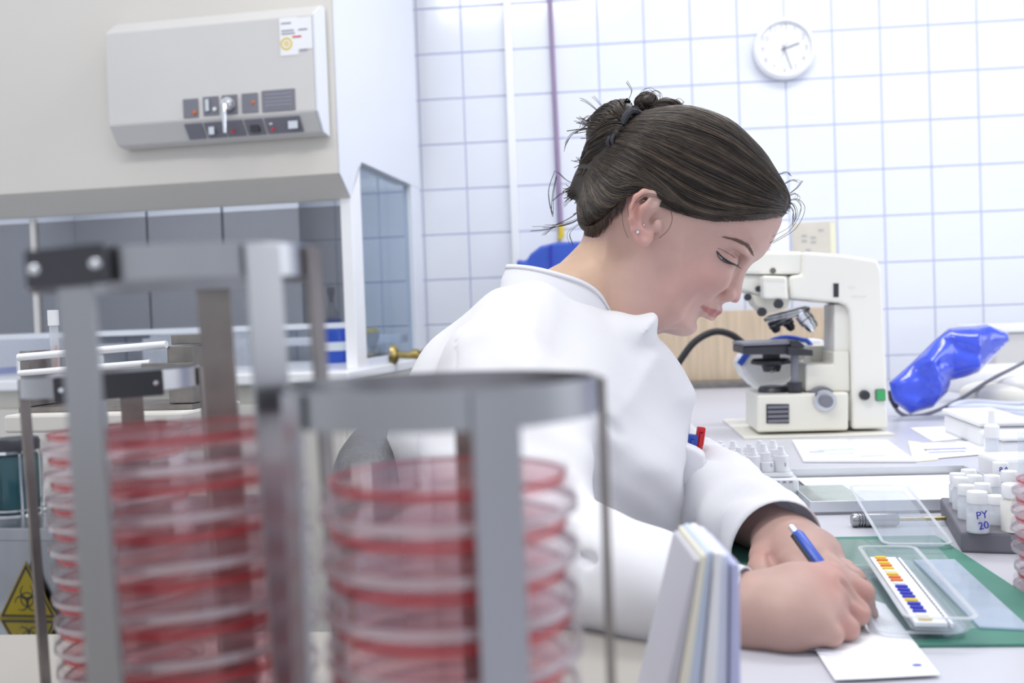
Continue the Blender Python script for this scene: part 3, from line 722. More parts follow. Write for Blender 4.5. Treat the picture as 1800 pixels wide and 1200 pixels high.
# nosepiece
ns = [(1318, 520), (1390, 531), (1385, 545), (1360, 552), (1345, 556), (1328, 540)]
part('nosepiece_mount', MB().prism(mp(ns, .035), .035, .115), 'cream', ms, bevel=.003)
cxn, czn = mp([(1383, 556)], .075)[0]
nax = Vector((math.sin(R(13)) * 1, 0, math.cos(R(13)))).normalized()
Mn = Matrix.Translation((cxn, .075, czn)) @ Matrix.Rotation(R(-13), 4, 'Y')
tur = part('turret', MB().lathe([(0, .006), (.038, .006), (.044, .003), (.0445, -.005), (.040, -.008), (0, -.012)], 36), 'steel_bright', ms, smooth=1, M=Mn)
part('turret_rim', MB().ring(.043, .0458, -.004, .002, 36), 'steel', tur, smooth=1)
for k, (ax, ay, ln) in enumerate(((.020, -.022, .040), (.032, .002, .036), (.0, .030, .03), (-.028, .012, .024), (-.020, -.02, .012))):
    q = Vector((ax * .75, ay * .6, -1)).normalized(); d = Vector((.30 + ax * 6, ay * 4, -1)).normalized()
    s = Vector((ax, ay, -.008))
    ob = part('objective', MB().tube([s, s + d * ln * .55, s + d * ln * .57, s + d * ln * .8, s + d * ln], [.0115, .0115, .009, .009, .0055], 16), 'steel_bright' if k < 2 else 'dark_plastic', tur, smooth=1)
    part('objective_ring', MB().tube([s + d * ln * .30, s + d * ln * .36], .0119, 16), 'steel_dull' if k < 2 else 'steel', ob)
for (px, py, r) in ((1318, 527, .007), (1343, 553, .009), (1366, 539, .009), (1362, 480, .006), (1337, 512, .006)):
    x, z = mp([(px, py)], .0)[0]; dp = -.021 if px == 1366 else .02
    part('screw', MB().lathe([(0, .012), (r * .9, .012), (r, .009), (r, 0), (0, 0)], 14, face_y(x, dp + .01, z)), 'dark_plastic' if py > 500 else 'steel_dull', ms, smooth=1)
# stage
st = [(1306, 611), (1402, 606), (1428, 617), (1428, 628), (1395, 625), (1386, 628), (1308, 627)]
part('stage', MB().prism(mp([(1306, 614), (1400, 610), (1400, 628), (1307, 628)], .0), .0, .15), 'dark_plastic', ms, bevel=.002)
part('stage_plate', MB().prism(mp([(1306, 608), (1408, 604), (1408, 609), (1306, 613)], .0), -.004, .154), 'panel_grey', ms, bevel=.001)
part('stage_carrier', MB().prism(mp([(1384, 614), (1428, 620), (1428, 630), (1384, 629)], -.004), -.012, .06), 'dark_plastic', ms, bevel=.002)
part('stage_clip', MB().prism(mp([(1388, 603), (1402, 603), (1414, 612), (1412, 617), (1390, 615)], -.006), -.010, .02), 'dark_plastic', ms, bevel=.001)
x, z = mp([(1356, 640)], .07)[0]
cd = part('condenser', MB().lathe([(0, .006), (.036, .006), (.040, .002), (.040, -.004), (.02, -.008), (.016, -.020), (0, -.020)], 28, Matrix.Translation((x, .07, z - .000))), 'dark_plastic', ms, smooth=1)
part('condenser_body', MB().lathe([(0, .022), (.017, .022), (.017, .006), (0, .006)], 20, Matrix.Translation((x, .07, z))), 'dark_plastic', cd)
part('condenser_lever', MB().tube([(x + .0, .03, z - .014), (x - .01, .01, z - .017)], .003, 8), 'steel_dull', cd)
x, z = mp([(1397, 626)], .02)[0]; x2, z2 = mp([(1397, 680)], .02)[0]
part('stage_shaft', MB().tube([(x, .02, z), (x2, .02, z2)], .0075, 14), 'panel_grey', ms, smooth=1)
x3, z3 = mp([(1397, 702)], .02)[0]
part('stage_knob', MB().tube([(x2, .02, z2 + .004), (x2, .02, z2 - .012), (x2, .02, z2 - .013), (x3, .02, z3)], [.0145, .0145, .0125, .0125], 18), 'dark_plastic', ms, smooth=1)
x, z = mp([(1361, 699)], .06)[0]
part('field_lens', MB().lathe([(0, .018), (.026, .018), (.030, .014), (.033, 0), (0, 0)], 28, Matrix.Translation((x, .06, z))), 'dark_plastic', ms, smooth=1)
part('lens_glass', MB().lathe([(0, .0185), (.022, .0185), (.022, .018)], 24, Matrix.Translation((x, .06, z))), 'grey_print', ms)
# focus knob, switch, dial, vent, badge
x, z = mp([(1449, 709)], 0)[0]
kb = part('focus_knob', MB().lathe([(0, .024), (.0195, .024), (.021, .021), (.021, 0), (0, 0)], 32, face_y(x, .018, z)), 'steel_bright', ms, smooth=1)
part('coarse_ring', MB().lathe([(0, .014), (.0255, .014), (.027, .011), (.027, 0), (0, 0)], 32, face_y(x - .002, .0185, z)), 'panel_grey', kb, smooth=1)
part('fine_knob', MB().lathe([(0, .036), (.011, .036), (.0125, .033), (.0125, .0245), (0, .0245)], 24, face_y(x + .0015, .018, z)), 'panel_grey', kb, smooth=1)
x, z = mp([(1519, 699)], .012)[0]
part('dimmer_dial', MB().lathe([(0, .012), (.008, .012), (.0095, .008), (.0098, 0), (0, 0)], 20, face_y(x, .012, z)), 'dark_plastic', ms, smooth=1)
x, z = mp([(1547, 699)], .012)[0]
sw = part('switch_frame', MB().prism(rrect(x - .0095, x + .0095, z - .0115, z + .0115, .003), .008, .012), 'panel_grey', ms)
part('power_switch', MB().prism(rrect(x - .0078, x + .0078, z - .0098, z + .0098, .002), .0045, .008), 'green_light', sw, label='lit green power switch')
v = mp([(1347, 715), (1387, 715), (1387, 749), (1347, 749)])
vt = part('vent', MB().prism(v, -.0012, -.0002), 'dark_plastic', ms)
for k in range(4):
    zz = v[0][1] + (v[2][1] - v[0][1]) * (.16 + .23 * k); part('slat', MB().box(v[0][0] + .002, v[1][0] - .002, -.004, -.0013, zz - .0025, zz + .0025), 'panel_grey', vt)
b = mp([(1465, 503), (1474, 503), (1474, 527), (1465, 527)], .012)
part('badge', MB().prism(b, .0105, .0118), 'dark_plastic', ms)
for (px, py) in ((1497, 510), (1503, 526), (1517, 526)):
    x, z = mp([(px, py)], .012)[0]; part('print_line', MB().box(x - .006, x + .006, .0114, .0118, z - .0015, z + .0015), 'cream', ms)
# blue cable, white lamp house seen behind the stage
pts = mp([(1350, 604), (1362, 597), (1385, 593), (1410, 597), (1425, 604)], .17)
solo('blue_cable', MB().tube(spline([(x, .18, z) for x, z in pts] + [(pts[-1][0] + .02, .18, pts[-1][1] - .05)], 6), .005, 8), 'blue_plastic', 'blue cable arching behind the microscope stage', 'cable', MM, smooth=1)
lh = [(1295, 640), (1325, 605), (1452, 600), (1452, 622), (1405, 640), (1388, 680), (1330, 690), (1305, 665)]
part('lamp_house', MB().prism(mp(lh, .19), .19, .27), 'white_plastic', ms, bevel=.012)
lp = mp([(1296, 642), (1318, 612), (1326, 616), (1304, 648)], .188)
part('lamp_cap', MB().prism(lp, .186, .2), 'blue_plastic', ms)
part('lamp_bracket', MB().box(mp([(1420, 615)], .15)[0][0], mp([(1450, 615)], .15)[0][0], .12, .20, mp([(1430, 680)], .15)[0][1], mp([(1430, 612)], .15)[0][1]), 'cream', ms)
pts = mp([(1312, 608), (1285, 588), (1255, 583), (1222, 600), (1198, 630), (1186, 652), (1170, 700)], .22)
pp = [(x, .22, z) for x, z in pts]
solo('black_cable', MB().tube(spline(pp + [(pp[-1][0] - .02, .25, .006)], 6), .0075, 10), 'black_rubber', 'thick black cable looping from the lamp behind the microscope', 'cable', MM, smooth=1)
# tray that the microscope stands on
mtray = [(1300, 770), (1575, 765)]
q0 = MM.inverted() @ tab(1312, 776); q1 = MM.inverted() @ tab(1525, 772)
ms.location.z += .0055
t = thing('base_board', 'thin beige board under the microscope base', 'board', MM)
part('board', MB().box(q0.x - .0, q1.x + .06, -.025, .30, .0, .0045), 'cream', t, bevel=.001)
# ================================================================== THINGS ON THE BENCH
WI = WALL.inverted()
def rt_(px, py, z=TZ): return WI @ tab(px, py, z)
# green mat
q0 = rt_(1645, 944); qf = rt_(1500, 1139)
matx0 = rt_(1300, 1040).x
mg = solo('cutting_mat', MB().box(matx0 - .0, q0.x, qf.y, q0.y, TZ + .0004, TZ + .0022), 'green_mat', 'dark green mat on the bench under the writing hands', 'mat', WALL)
ZM = TZ + .0024
# note paper at the front edge, under the writing hand
def quad(pxs, z, th=.0004):
    ps = [tab(x, y, z) for x, y in pxs]; c = sum(ps, Vector()) / len(ps)
    return frame((c.x, c.y, z)), [(p.x - c.x, p.y - c.y) for p in ps]
Mq, pl = quad([(1440, 948), (1637, 948), (1700, 1018), (1765, 1092), (1600, 1130), (1480, 1132)], TZ + .00225)
solo('plastic_film', MB().prism(pl, 0, .0002, 'z'), clear('mat_film', (.90, .95, .95), .05, 1.25, body=(.80, .90, .90), bodyfac=.20), 'clear plastic film lying over the green mat', 'film', Mq)
Mq, pl = quad([(1520, 1050), (1556, 1062), (1652, 1186), (1520, 1193), (1468, 1195), (1424, 1128)], ZM)
t = thing('note_sheet', 'white note paper with a blue dot lying under the writing hand', 'paper', Mq)
part('sheet', MB().prism(pl, 0, .0004, 'z'), 'paper', t)
x = tab(1612, 1170, ZM) - Mq.translation; part('ink_dot', MB().lathe([(0, .0008), (.0026, .0008), (.0026, .0004)], 14, Matrix.Translation((x.x, x.y, 0)) @ Matrix.Diagonal((1.3, .8, 1, 1))), 'blue_print', t)
for k in range(7):
    a = tab(1440 + 14 * k, 1140 + 7 * k, ZM) - Mq.translation
    part('print_line', MB().box(-.012, .012, -.0004, .0004, .0004, .0007, Matrix.Translation((a.x, a.y, 0)) @ Matrix.Rotation(R(-30), 4, 'Z')), 'pale_print', t)
# plastic trays helper: open-topped thin tray between two edge points
def clear_tray(name, label, P0, P1, wd, h, mat='clear_plastic', group=None, z=ZM, tiltend=0):
    """long tray from P0 to P1 (world points on the bench, centre line)"""
    d = (P1 - P0); L = d.length; yaw = math.atan2(d.x, d.y)
    M = frame(P0, yaw)
    if tiltend: M = M @ Matrix.Rotation(math.atan2(tiltend, L), 4, 'X')
    t = thing(name, label, 'tray', M, group); th = .0009; w2 = wd / 2
    part('floor_sheet', MB().prism(rrect(-w2, w2, 0, L, .006), 0, th, 'z'), mat, t)
    a, b, c = rrect(-w2 - .003, w2 + .003, -.003, L + .003, .008), rrect(-w2, w2, 0, L, .006), None
    n = len(a); mb = MB()
    mb.add([(p[0], p[1], h) for p in a] + [(p[0], p[1], th) for p in b] + [(p[0] * .96, .002 + p[1] * (1 - .004 / L), h) for p in b],
           [(i, (i + 1) % n, n + (i + 1) % n, n + i) for i in range(n)])
    part('side_wall', mb, mat, t)
    mb = MB(); a2 = rrect(-w2 - .0065, w2 + .0065, -.0065, L + .0065, .010)
    mb.add([(p[0], p[1], h) for p in a] + [(p[0], p[1], h) for p in a2] + [(p[0], p[1], h + .001) for p in a] + [(p[0], p[1], h + .001) for p in a2],
           [(i, (i + 1) % n, n + (i + 1) % n, n + i) for i in range(n)] + [(2 * n + i, 3 * n + i, 3 * n + (i + 1) % n, 2 * n + (i + 1) % n) for i in range(n)] +
           [(n + i, n + (i + 1) % n, 3 * n + (i + 1) % n, 3 * n + i) for i in range(n)])
    part('rim', mb, 'milky', t)
    return t, M, L
zt = ZM + .012
PA = tab(1668, 1112, zt); PB = tab(1553, 1000, zt); PA.z = PB.z = ZM + .001
PA = tab(1655, 1118, ZM + .004); PB = tab(1560, 990, ZM + .004); PA.z = PB.z = ZM + .0075
t, Ms, L = clear_tray('strip_tray', 'clear plastic tray holding the test strip with yellow and blue cups', PA, PB, .040, .011)
strip = thing('test_strip', 'white biochemical test strip with yellow, orange and dark blue cups in the clear tray', 'test strip', Ms @ Matrix.Translation((-.004, .006, .0012)))
LS = L - .014
part('carrier', MB().box(-.013, .010, 0, LS, 0, .0035), 'white_plastic', strip, bevel=.0006)
cols = ['yellow', 'orange', 'yellow', 'orange', 'yellow', 'white_plastic', 'yellow', 'orange', 'orange', 'white_plastic', 'blue_print', 'blue_print', 'blue_print', 'blue_print', 'yellow', 'blue_print', 'blue_print', 'blue_print', 'white_plastic', 'yellow']
cells = {c: M_[c] for c in set(cols)}
n = 20
for k in range(n):
    y = LS - .006 - (LS - .012) * k / (n - 1)
    cp = part('cup', MB().prism(rrect(-.0095, .0005, y - .0022, y + .0022, .0018, 3), .0036, .0052, 'z'), cols[k], strip)
part('scale_strip', MB().box(.0115, .0140, 0.0, LS, 0, .0030), 'white_plastic', strip)
for k in range(26):
    y = .003 + (LS - .006) * k / 25; part('tick', MB().box(.0100, .0116, y - .0006, y + .0006, .0030, .0036), 'grey_print', strip)
P0 = tab(1618, 1118, ZM); P1 = tab(1530, 1004, ZM)
clear_tray('strip_case', 'empty clear plastic lid lying under the strip tray on the green mat', P0, P1, .050, .004, z=ZM)
P0 = tab(1715, 1110, ZM); P1 = tab(1640, 990, ZM)
Mq, pl = quad([(1606, 986), (1678, 985), (1812, 1108), (1722, 1104)], ZM + .0004)
solo('plastic_card', MB().prism(pl, 0, .0015, 'z'), clear('pale_blue_sheet', (.75, .85, .95), .04, 1.3, body=(.80, .88, 1.0), bodyfac=.72), 'pale blue translucent plastic sheet on the green mat right of the test strip', 'sheet', Mq)
P0 = tab(1612, 962, ZM); P1 = tab(1545, 882, TZ + .0225)
P1.z = P0.z = ZM + .0006
clear_tray('strip_cover', 'clear plastic cover propped over the metal handle at the mat edge', P0, tab(1545, 893, ZM), .056, .0045, tiltend=.021)
# metal loop holder with a thin wire rod
Pm = tab(1497, 926); Pn = tab(1572, 921)
a = WI @ Pm; b = WI @ tab(1655, 917)
Mk = frame((Pm.x, Pm.y, TZ), YAW); rr = .0078
Lx = (tab(1575, 922) - Pm).length
t = thing('loop_handle', 'grooved metal loop handle lying in front of the steel tray', 'handle', Mk)
prof = [(0, 0), (rr * .8, .0), (rr, .002)]
for k in range(3): prof += [(rr, .006 + .003 * k), (rr * .86, .0065 + .003 * k), (rr * .86, .0075 + .003 * k), (rr, .008 + .003 * k)]
prof += [(rr, Lx - .004), (rr * .7, Lx), (0, Lx)]
part('grip', MB().lathe(prof, 20, Matrix.Translation((0, .0, rr)) @ Matrix.Rotation(PI / 2, 4, 'Y')), 'steel', t, smooth=1)
part('rod', MB().tube([(Lx - .001, 0, rr), (Lx + .10, 0, rr)], .0022, 8), 'brass', t, smooth=1)
part('glass_rod', MB().tube([(Lx - .01, .012, .0042), (Lx + .10, .012, .0042)], .004, 10), 'clear_plastic', t, smooth=1)

# steel tray with white paper lining
f0 = rt_(1410, 905); r0 = rt_(1700, 836, TZ + .002); b0 = rt_(1500, 838, TZ + .002)
ax0, ax1, ay0, ay1, th, hh = f0.x + .010, r0.x, f0.y, b0.y, .002, .016
pm('tray_steel', (.72, .74, .78), .38, .6, var=.05)
t = thing('steel_tray', 'shallow steel tray lined with white paper in front of the microscope', 'tray', WALL)
part('bottom', MB().box(ax0, ax1, ay0, ay1, TZ + .0005, TZ + .0025), 'steel', t)
for nm, bxs in (('front_wall', (ax0, ax1, ay0, ay0 + th)), ('back_wall', (ax0, ax1, ay1 - th, ay1)), ('left_wall', (ax0, ax0 + th, ay0 + th, ay1 - th)), ('right_wall', (ax1 - th, ax1, ay0 + th, ay1 - th))):
    part(nm, MB().box(*bxs, TZ + .0027, TZ + hh), 'tray_steel', t, bevel=.0006)
solo('tray_liner', MB().box(ax0 + .03, ax1 - .012, ay0 + .008, ay1 - .01, TZ + .003, TZ + .0042), 'paper', 'white paper sheet lining the steel tray', 'paper', WALL)
solo('tray_card', MB().box(-.05, .05, -.06, .06, 0, .001), clear('pale_card', (.8, .88, .88), .05, 1.3, body=(.90, .94, .92), bodyfac=.7), 'pale grey green card beside the paper in the steel tray', 'card', frame(tab(1432, 868, TZ + .0045), YAW))
# second, flat white tray with colour charts behind
def card(name, label, cat, pxs, z, mat, th=.002, marks=(), bevel=0):
    M, pl = quad(pxs, z); t = thing(name, label, cat, M)
    part('sheet', MB().prism(pl, 0, th, 'z'), mat, t, bevel=bevel)
    for (px, py, w2, h2, m) in marks:
        a = tab(px, py, z + th) - M.translation
        part('print_mark', MB().box(a.x - w2, a.x + w2, a.y - h2, a.y + h2, th, th + .0004), m, t)
    return t
card('chart_board', 'white chart board with faint violet and green marks in front of the microscope', 'chart', [(1392, 776), (1560, 776), (1612, 813), (1412, 813)], TZ + .0005, 'white_gloss', .004, ((1436, 794, .012, .006, 'pale_print'), (1470, 790, .03, .005, 'teal_print'), (1480, 797, .02, .003, 'teal_print'), (1535, 801, .02, .003, 'pale_print')), bevel=.001)
card('paper_sheet', 'pale yellow paper slip beside the chart board', 'paper', [(1596, 775), (1622, 778), (1650, 808), (1606, 812)], TZ + .0005, 'paper_yellow', .0006)
card('printed_sheet', 'white printed sheet with two blue bars on the bench', 'paper', [(1620, 778), (1720, 775), (1745, 797), (1640, 806)], TZ + .0012, 'paper', .0005, ((1662, 789, .035, .004, 'blue_print'), (1665, 794, .03, .003, 'blue_print'), (1640, 777, .02, .003, 'pale_print'), (1668, 777, .012, .003, 'pale_print')))
card('paper_sheet', 'blank white sheet behind the printed sheet', 'paper', [(1600, 752), (1712, 748), (1722, 768), (1640, 776)], TZ + .0005, 'paper', .0005)
# white tube rack with dropper bottles at the left of the bench
Pr = tab(1408, 884); Mr = frame(Pr, R(6))
t = thing('bottle_rack', 'white plastic rack of dropper bottles next to her pocket', 'rack', Mr)
xl = (Mr.inverted() @ tab(1235, 886)).x
part('lower_block', MB().prism(rrect(xl, 0, 0, .13, .012), 0, .030, 'z'), 'white_plastic', t, bevel=.002)
part('upper_block', MB().prism(rrect(xl, -.004, .018, .125, .010), .0302, .036, 'z'), 'white_gloss', t, bevel=.002)
for k in range(9): part('vent_slot', MB().box(xl + .045 + .008 * k, xl + .049 + .008 * k, -.0006, -.0001, .026, .0285), 'grey_print', t)
rw = [(px, 816, 838) for px in (1250, 1272, 1297, 1323, 1348, 1376)]
def dropper(M, label, group, h=.022, r=.0095):
    b = thing('dropper_bottle', label, 'bottle', M, group)
    part('bottle_body', MB().lathe([(0, 0), (r, 0), (r, h), (r * .8, h + .002), (0, h + .002)], 14), 'white_plastic', b, smooth=1)
    part('nozzle', MB().lathe([(r * .75, h + .0022), (r * .66, h + .004), (r * .45, h + .008), (r * .40, h + .012), (0, h + .013)], 12), 'white_gloss', b, smooth=1)
    return b
k = 0
for row, yy in enumerate((.095, .062, .032)):
    for j in range(6):
        x = xl + .016 + (abs(xl) - .034) * j / 5
        hq = .020 if (j + row) % 3 else .012
        dropper(Mr @ Matrix.Translation((x, yy, .0362)), ORD[j] + ' dropper bottle from the left in the ' + ('back', 'middle', 'front')[row] + ' row of the white rack', 'dropper bottles in the white rack', hq); k += 1
for px in (1352, 1376):
    x, z = loc(Mr, px, 803, .028); text_mesh('print_mark', '16' if px < 1360 else '18', .007, 'pale_print', t, face_y(x, .0232, .0455))
# grey foam block of vials
Pn = tab(1690, 971); Pf = tab(1653, 905)
d = Pf - Pn; yb = math.atan2(d.x, d.y); Mb = frame(Pn, yb); hb = .021
Lb = d.length
t = thing('vial_block', 'dark grey foam block holding white capped vials', 'vial holder', Mb)
part('block', MB().box(0, .26, 0, Lb, 0, hb), 'grey_foam', t, bevel=.003)
part('base_sheet', MB().box(.004, .255, .004, Lb - .004, -.0015 + .0016, .0018), 'dark_plastic', t)
def vial(M, label, group, h, r, mat='milky', mark=None, rot=0.0):
    v = thing('vial', label, 'vial', M, group)
    part('body', MB().lathe([(0, 0), (r, 0), (r, h * .60), (r * .8, h * .68), (r * .8, h * .72), (0, h * .72)], 18), mat, v, smooth=1)
    part('liquid', MB().lathe([(0, .001), (r * .9, .001), (r * .9, h * .4), (0, h * .4)], 14), 'white_plastic', v, smooth=1)
    part('cap', MB().lathe([(0, h * .722), (r * .92, h * .722), (r * .92, h * .97), (r * .85, h), (0, h)], 18), 'white_plastic', v, smooth=1)
    if mark: text_mesh('handwriting', mark, r * 1.0, 'blue_print', v, Matrix.Rotation(rot, 4, 'Z') @ face_y(0, -r - .0004, h * .33) @ Matrix.Rotation(R(8), 4, 'Z'))
    return v
def vp(px, py): return tab(px, py, TZ + hb)
G = 'white capped vials in the grey block'
inv = Mb.inverted()
vial(frame(vp(1719, 934)), 'front vial with blue writing PY 20 on its label in the grey block', G, .040, .0105, mark='PY\n20', rot=0)
spots = [(1700, 912, .036, 'white capped vial with blue mark IS behind the front vial', 'IS'), (1690, 896, .036, 'white capped vial at the left end of the grey block', None), (1684, 884, .034, 'rearmost white capped vial on the left of the grey block', None),
         (1728, 905, .034, 'white capped vial right behind the front vial', None), (1714, 890, .035, 'white capped vial in the second row of the grey block', None), (1704, 878, .035, 'rear white capped vial in the second row of the grey block', None),
         (1752, 922, .030, 'short white capped vial in the middle of the grey block', None), (1745, 900, .040, 'tall clear vial standing in the middle of the grey block', None), (1775, 895, .042, 'white vial behind the cream bottle in the grey block', None), (1760, 884, .046, 'white vial with blue marked cap 8 at the rear of the grey block', None)]
for px, py, h, lb, mk in spots:
    v = vial(frame(vp(px, py)), lb, G, h, .0092, mark=mk)
    if 'cap 8' in lb: text_mesh('handwriting', '8 ^', .008, 'blue_print', v, face_y(-.001, -.0092, h * .85))
vb = vial(frame(vp(1786, 932)), 'large cream white bottle marked VI at the right of the grey block', G, .046, .0135, mat='cream_light', mark='VI', rot=R(30))

# petri dishes stacked at the right edge of the frame
Gd = 'small dish stacks at the right edge'
base = tab(1815, 1048); base2 = tab(1800, 1006)
for k in range(6):
    place_dish(frame((base.x + .040, base.y + .01, TZ + .0165 + k * .0162)) @ Matrix.Translation((random.gauss(0, .001), random.gauss(0, .001), 0)) @ Matrix.Rotation(PI, 4, 'X'), ('topmost' if k == 5 else ORD[5 - k] + ' from top') + ' agar petri dish in the stack at the right edge of the bench', Gd)
for k in range(4):
    place_dish(frame((base2.x + .165, base2.y + .10, TZ + .0165 + k * .0162)) @ Matrix.Translation((random.gauss(0, .001), random.gauss(0, .001), 0)) @ Matrix.Rotation(PI, 4, 'X'), ('topmost' if k == 3 else ORD[3 - k] + ' from top') + ' agar petri dish in the far stack behind the right edge stack', Gd)
# white boxes, tube and bag at the far right
def box_thing(name, label, cat, px, py, wd, dp, h, mat, yaw=YAW, lid=True):
    p = tab(px, py); t = thing(name, label, cat, frame(p, yaw))
    part('body', MB().box(0, wd, 0, dp, 0, h * .75 if lid else h), mat, t, bevel=.005)
    if lid: part('lid', MB().box(-.004, wd + .004, -.004, dp + .004, h * .75 + .001, h), mat, t, bevel=.005)
    return t
t = box_thing('white_box', 'low white plastic box at the back right of the bench', 'box', 1722, 786, .085, .22, .045, 'white_plastic', R(9))
x = t.matrix_world
box_thing('white_dish_box', 'rounded white box with pale blue lid at the right edge', 'box', 1764, 806, .16, .085, .035, 'white_gloss')
pv = tab(1745, 822)
lathe_thing('sample_tube', 'white capped sample tube standing before the boxes at the right', 'tube', frame((pv.x, pv.y, TZ)), [
    ('tube_body', [(0, 0), (.009, .0), (.009, .045), (0, .045)], 'milky'), ('tube_cap', [(0, .0452), (.0105, .0452), (.0105, .062), (.005, .066), (.004, .085), (0, .086)], 'white_plastic')])
pv = tab(1798, 868)
lathe_thing('glass_tube', 'clear glass tube at the right edge behind the vials', 'tube', frame((pv.x + .004, pv.y, TZ)), [('tube_wall', [(.0, .001), (.008, .001), (.008, .08), (.007, .08)], 'clear_plastic')])
box_thing('white_carton', 'white carton standing between the vials and the white box', 'carton', 1752, 845, .10, .07, .03, 'white_plastic', YAW, False)
# grey wall case behind the blue bag
Pg = tab(1790, 715); 
Mg = frame(WALL @ Vector((onwall(1770, 600)[0] - .03, -.50, TZ)), YAW)
xg0, zg0 = loc(Mg, 1762, 585)
t = thing('grey_case', 'pale grey case standing against the wall behind the blue bag', 'case', Mg)
part('body', MB().box(xg0 - .02, xg0 + .4, .0, .25, 0, zg0), 'box_grey', t, bevel=.006)
part('lid', MB().box(xg0 - .03, xg0 + .41, -.01, .26, zg0 + .0005, zg0 + .02), 'white_plastic', t, bevel=.004)
# blue bag: soft crumpled sheet draped from the case down to the bench
By = tab(1600, 728).y
Mbag = frame((0, By, 0), R(8))
out = [(1563, 672), (1566, 690), (1570, 705), (1600, 728), (1640, 715), (1665, 690), (1672, 668), (1700, 662), (1720, 655), (1775, 598), (1772, 585), (1735, 570), (1668, 577), (1640, 600), (1600, 640)]
def bag():
    pl = [loc(Mbag, a, b, .10 * (a - 1563) / 212) for a, b in out]; N = 64
    xs = [p[0] for p in pl]; zs_ = [p[1] for p in pl]
    bm = bmesh.new(); x0, x1, z0, z1 = min(xs), max(xs), min(zs_), max(zs_)
    vs = [bm.verts.new((x, 0, z)) for x, z in pl]; f = bm.faces.new(vs)
    bmesh.ops.triangulate(bm, faces=[f])
    for _ in range(5): bmesh.ops.subdivide_edges(bm, edges=[e for e in bm.edges if e.calc_length() > .012], cuts=1, use_grid_fill=False); bmesh.ops.triangulate(bm, faces=bm.faces[:])
    edge = set(v for e in bm.edges if e.is_boundary for v in e.verts)
    import mathutils
    ends = [(Vector((pl[i][0], pl[i][1])), Vector((pl[(i + 1) % len(pl)][0], pl[(i + 1) % len(pl)][1]))) for i in range(len(pl))]
    def dist(x, z):
        p = Vector((x, z)); best = 9
        for a, b in ends:
            d = b - a; tt = max(0, min(1, (p - a).dot(d) / d.length_squared)); best = min(best, (p - a - d * tt).length)
        return best
    front = {}
    for v in bm.verts:
        x, z = v.co.x, v.co.z; d = dist(x, z)
        q = (x - x0) / (x1 - x0); dep = .10 * q
        fold = .030 * (1 - abs(noise.noise((x * 9 + 3, z * 5, 1.7)))) ** 3 + .022 * abs(noise.noise((x * 16, z * 22, 3)))
        puff = .022 * math.sqrt(max(0, 1 - (1 - min(d / .07, 1)) ** 2))
        v.co.y = dep - puff - fold * min(1, d / .02)
    back = bmesh.ops.duplicate(bm, geom=bm.verts[:] + bm.edges[:] + bm.faces[:])
    for e in back['geom']:
        if isinstance(e, bmesh.types.BMVert):
            x, z = e.co.x, e.co.z; q = (x - x0) / (x1 - x0); d = dist(x, z); e.co.y = .10 * q + .03 * min(1, d / .05)
    bmesh.ops.reverse_faces(bm, faces=[e for e in back['geom'] if isinstance(e, bmesh.types.BMFace)])
    bmesh.ops.remove_doubles(bm, verts=bm.verts[:], dist=.0004)
    me = bpy.data.meshes.new('blue_bag'); bm.to_mesh(me); bm.free(); return me
o = link('blue_bag', bag(), 'blue_bag', None, Mbag, smooth=2); o['label'] = 'crumpled shiny bright blue plastic bag leaning on the grey case'; o['category'] = 'bag'
# cables, folded cloth, coiled tube on the back right of the bench
Mk = frame((0, By - .03, 0), 0)
pts = [loc(Mk, *p) for p in ((1572, 705), (1578, 722), (1600, 731), (1640, 724), (1690, 700), (1740, 668), (1800, 637), (1860, 605))]
t = thing('power_cable', 'dark power cable with plug running from the microscope to the right edge', 'cable', Mk)
part('cord', MB().tube(spline([(x, 0, z) for x, z in pts], 6), .0042, 8), 'panel_grey', t, smooth=1)
x, z = loc(Mk, 1570, 686); x2, z2 = loc(Mk, 1575, 716)
part('plug', MB().tube([(x, 0, z), (x + .001, 0, (z + z2) / 2), (x2, 0, z2)], [.012, .0115, .006], 10), 'dark_plastic', t, smooth=1)
Mw2 = frame(tab(1690, 712), R(-4))
t = thing('gauze_pack', 'folded white pack lying against the blue bag', 'pack', Mw2)
part('pack', cushion(.13, .06, .055, .13, .06, .034, 5), 'white_plastic', t, smooth=2)
t = thing('folded_cloth', 'folded cream cloth at the back right of the bench', 'cloth', frame(tab(1740, 728), R(-20)))
part('cloth', cushion(.14, .04, .035, .15, .08, .034, 3), 'cream', t, smooth=2)
part('fold', cushion(.16, .02, .060, .12, .07, .022, 3), 'cream_light', t, smooth=2)
pc = tab(1735, 740)
mbc = MB()
for k in range(3):
    mbc.tube([(.085 * math.cos(2 * PI * i / 40) * (1 + .04 * k), .055 * math.sin(2 * PI * i / 40), .008 + .011 * k + .004 * math.sin(3 * 2 * PI * i / 40 + k)) for i in range(40)], .006, 8, closed=True)
solo('coiled_tubing', mbc, pm('tubing', (.66, .70, .80), .35), 'coil of pale plastic tubing on the back of the bench', 'tubing', frame((pc.x + .03, pc.y + .02, TZ)), smooth=1)
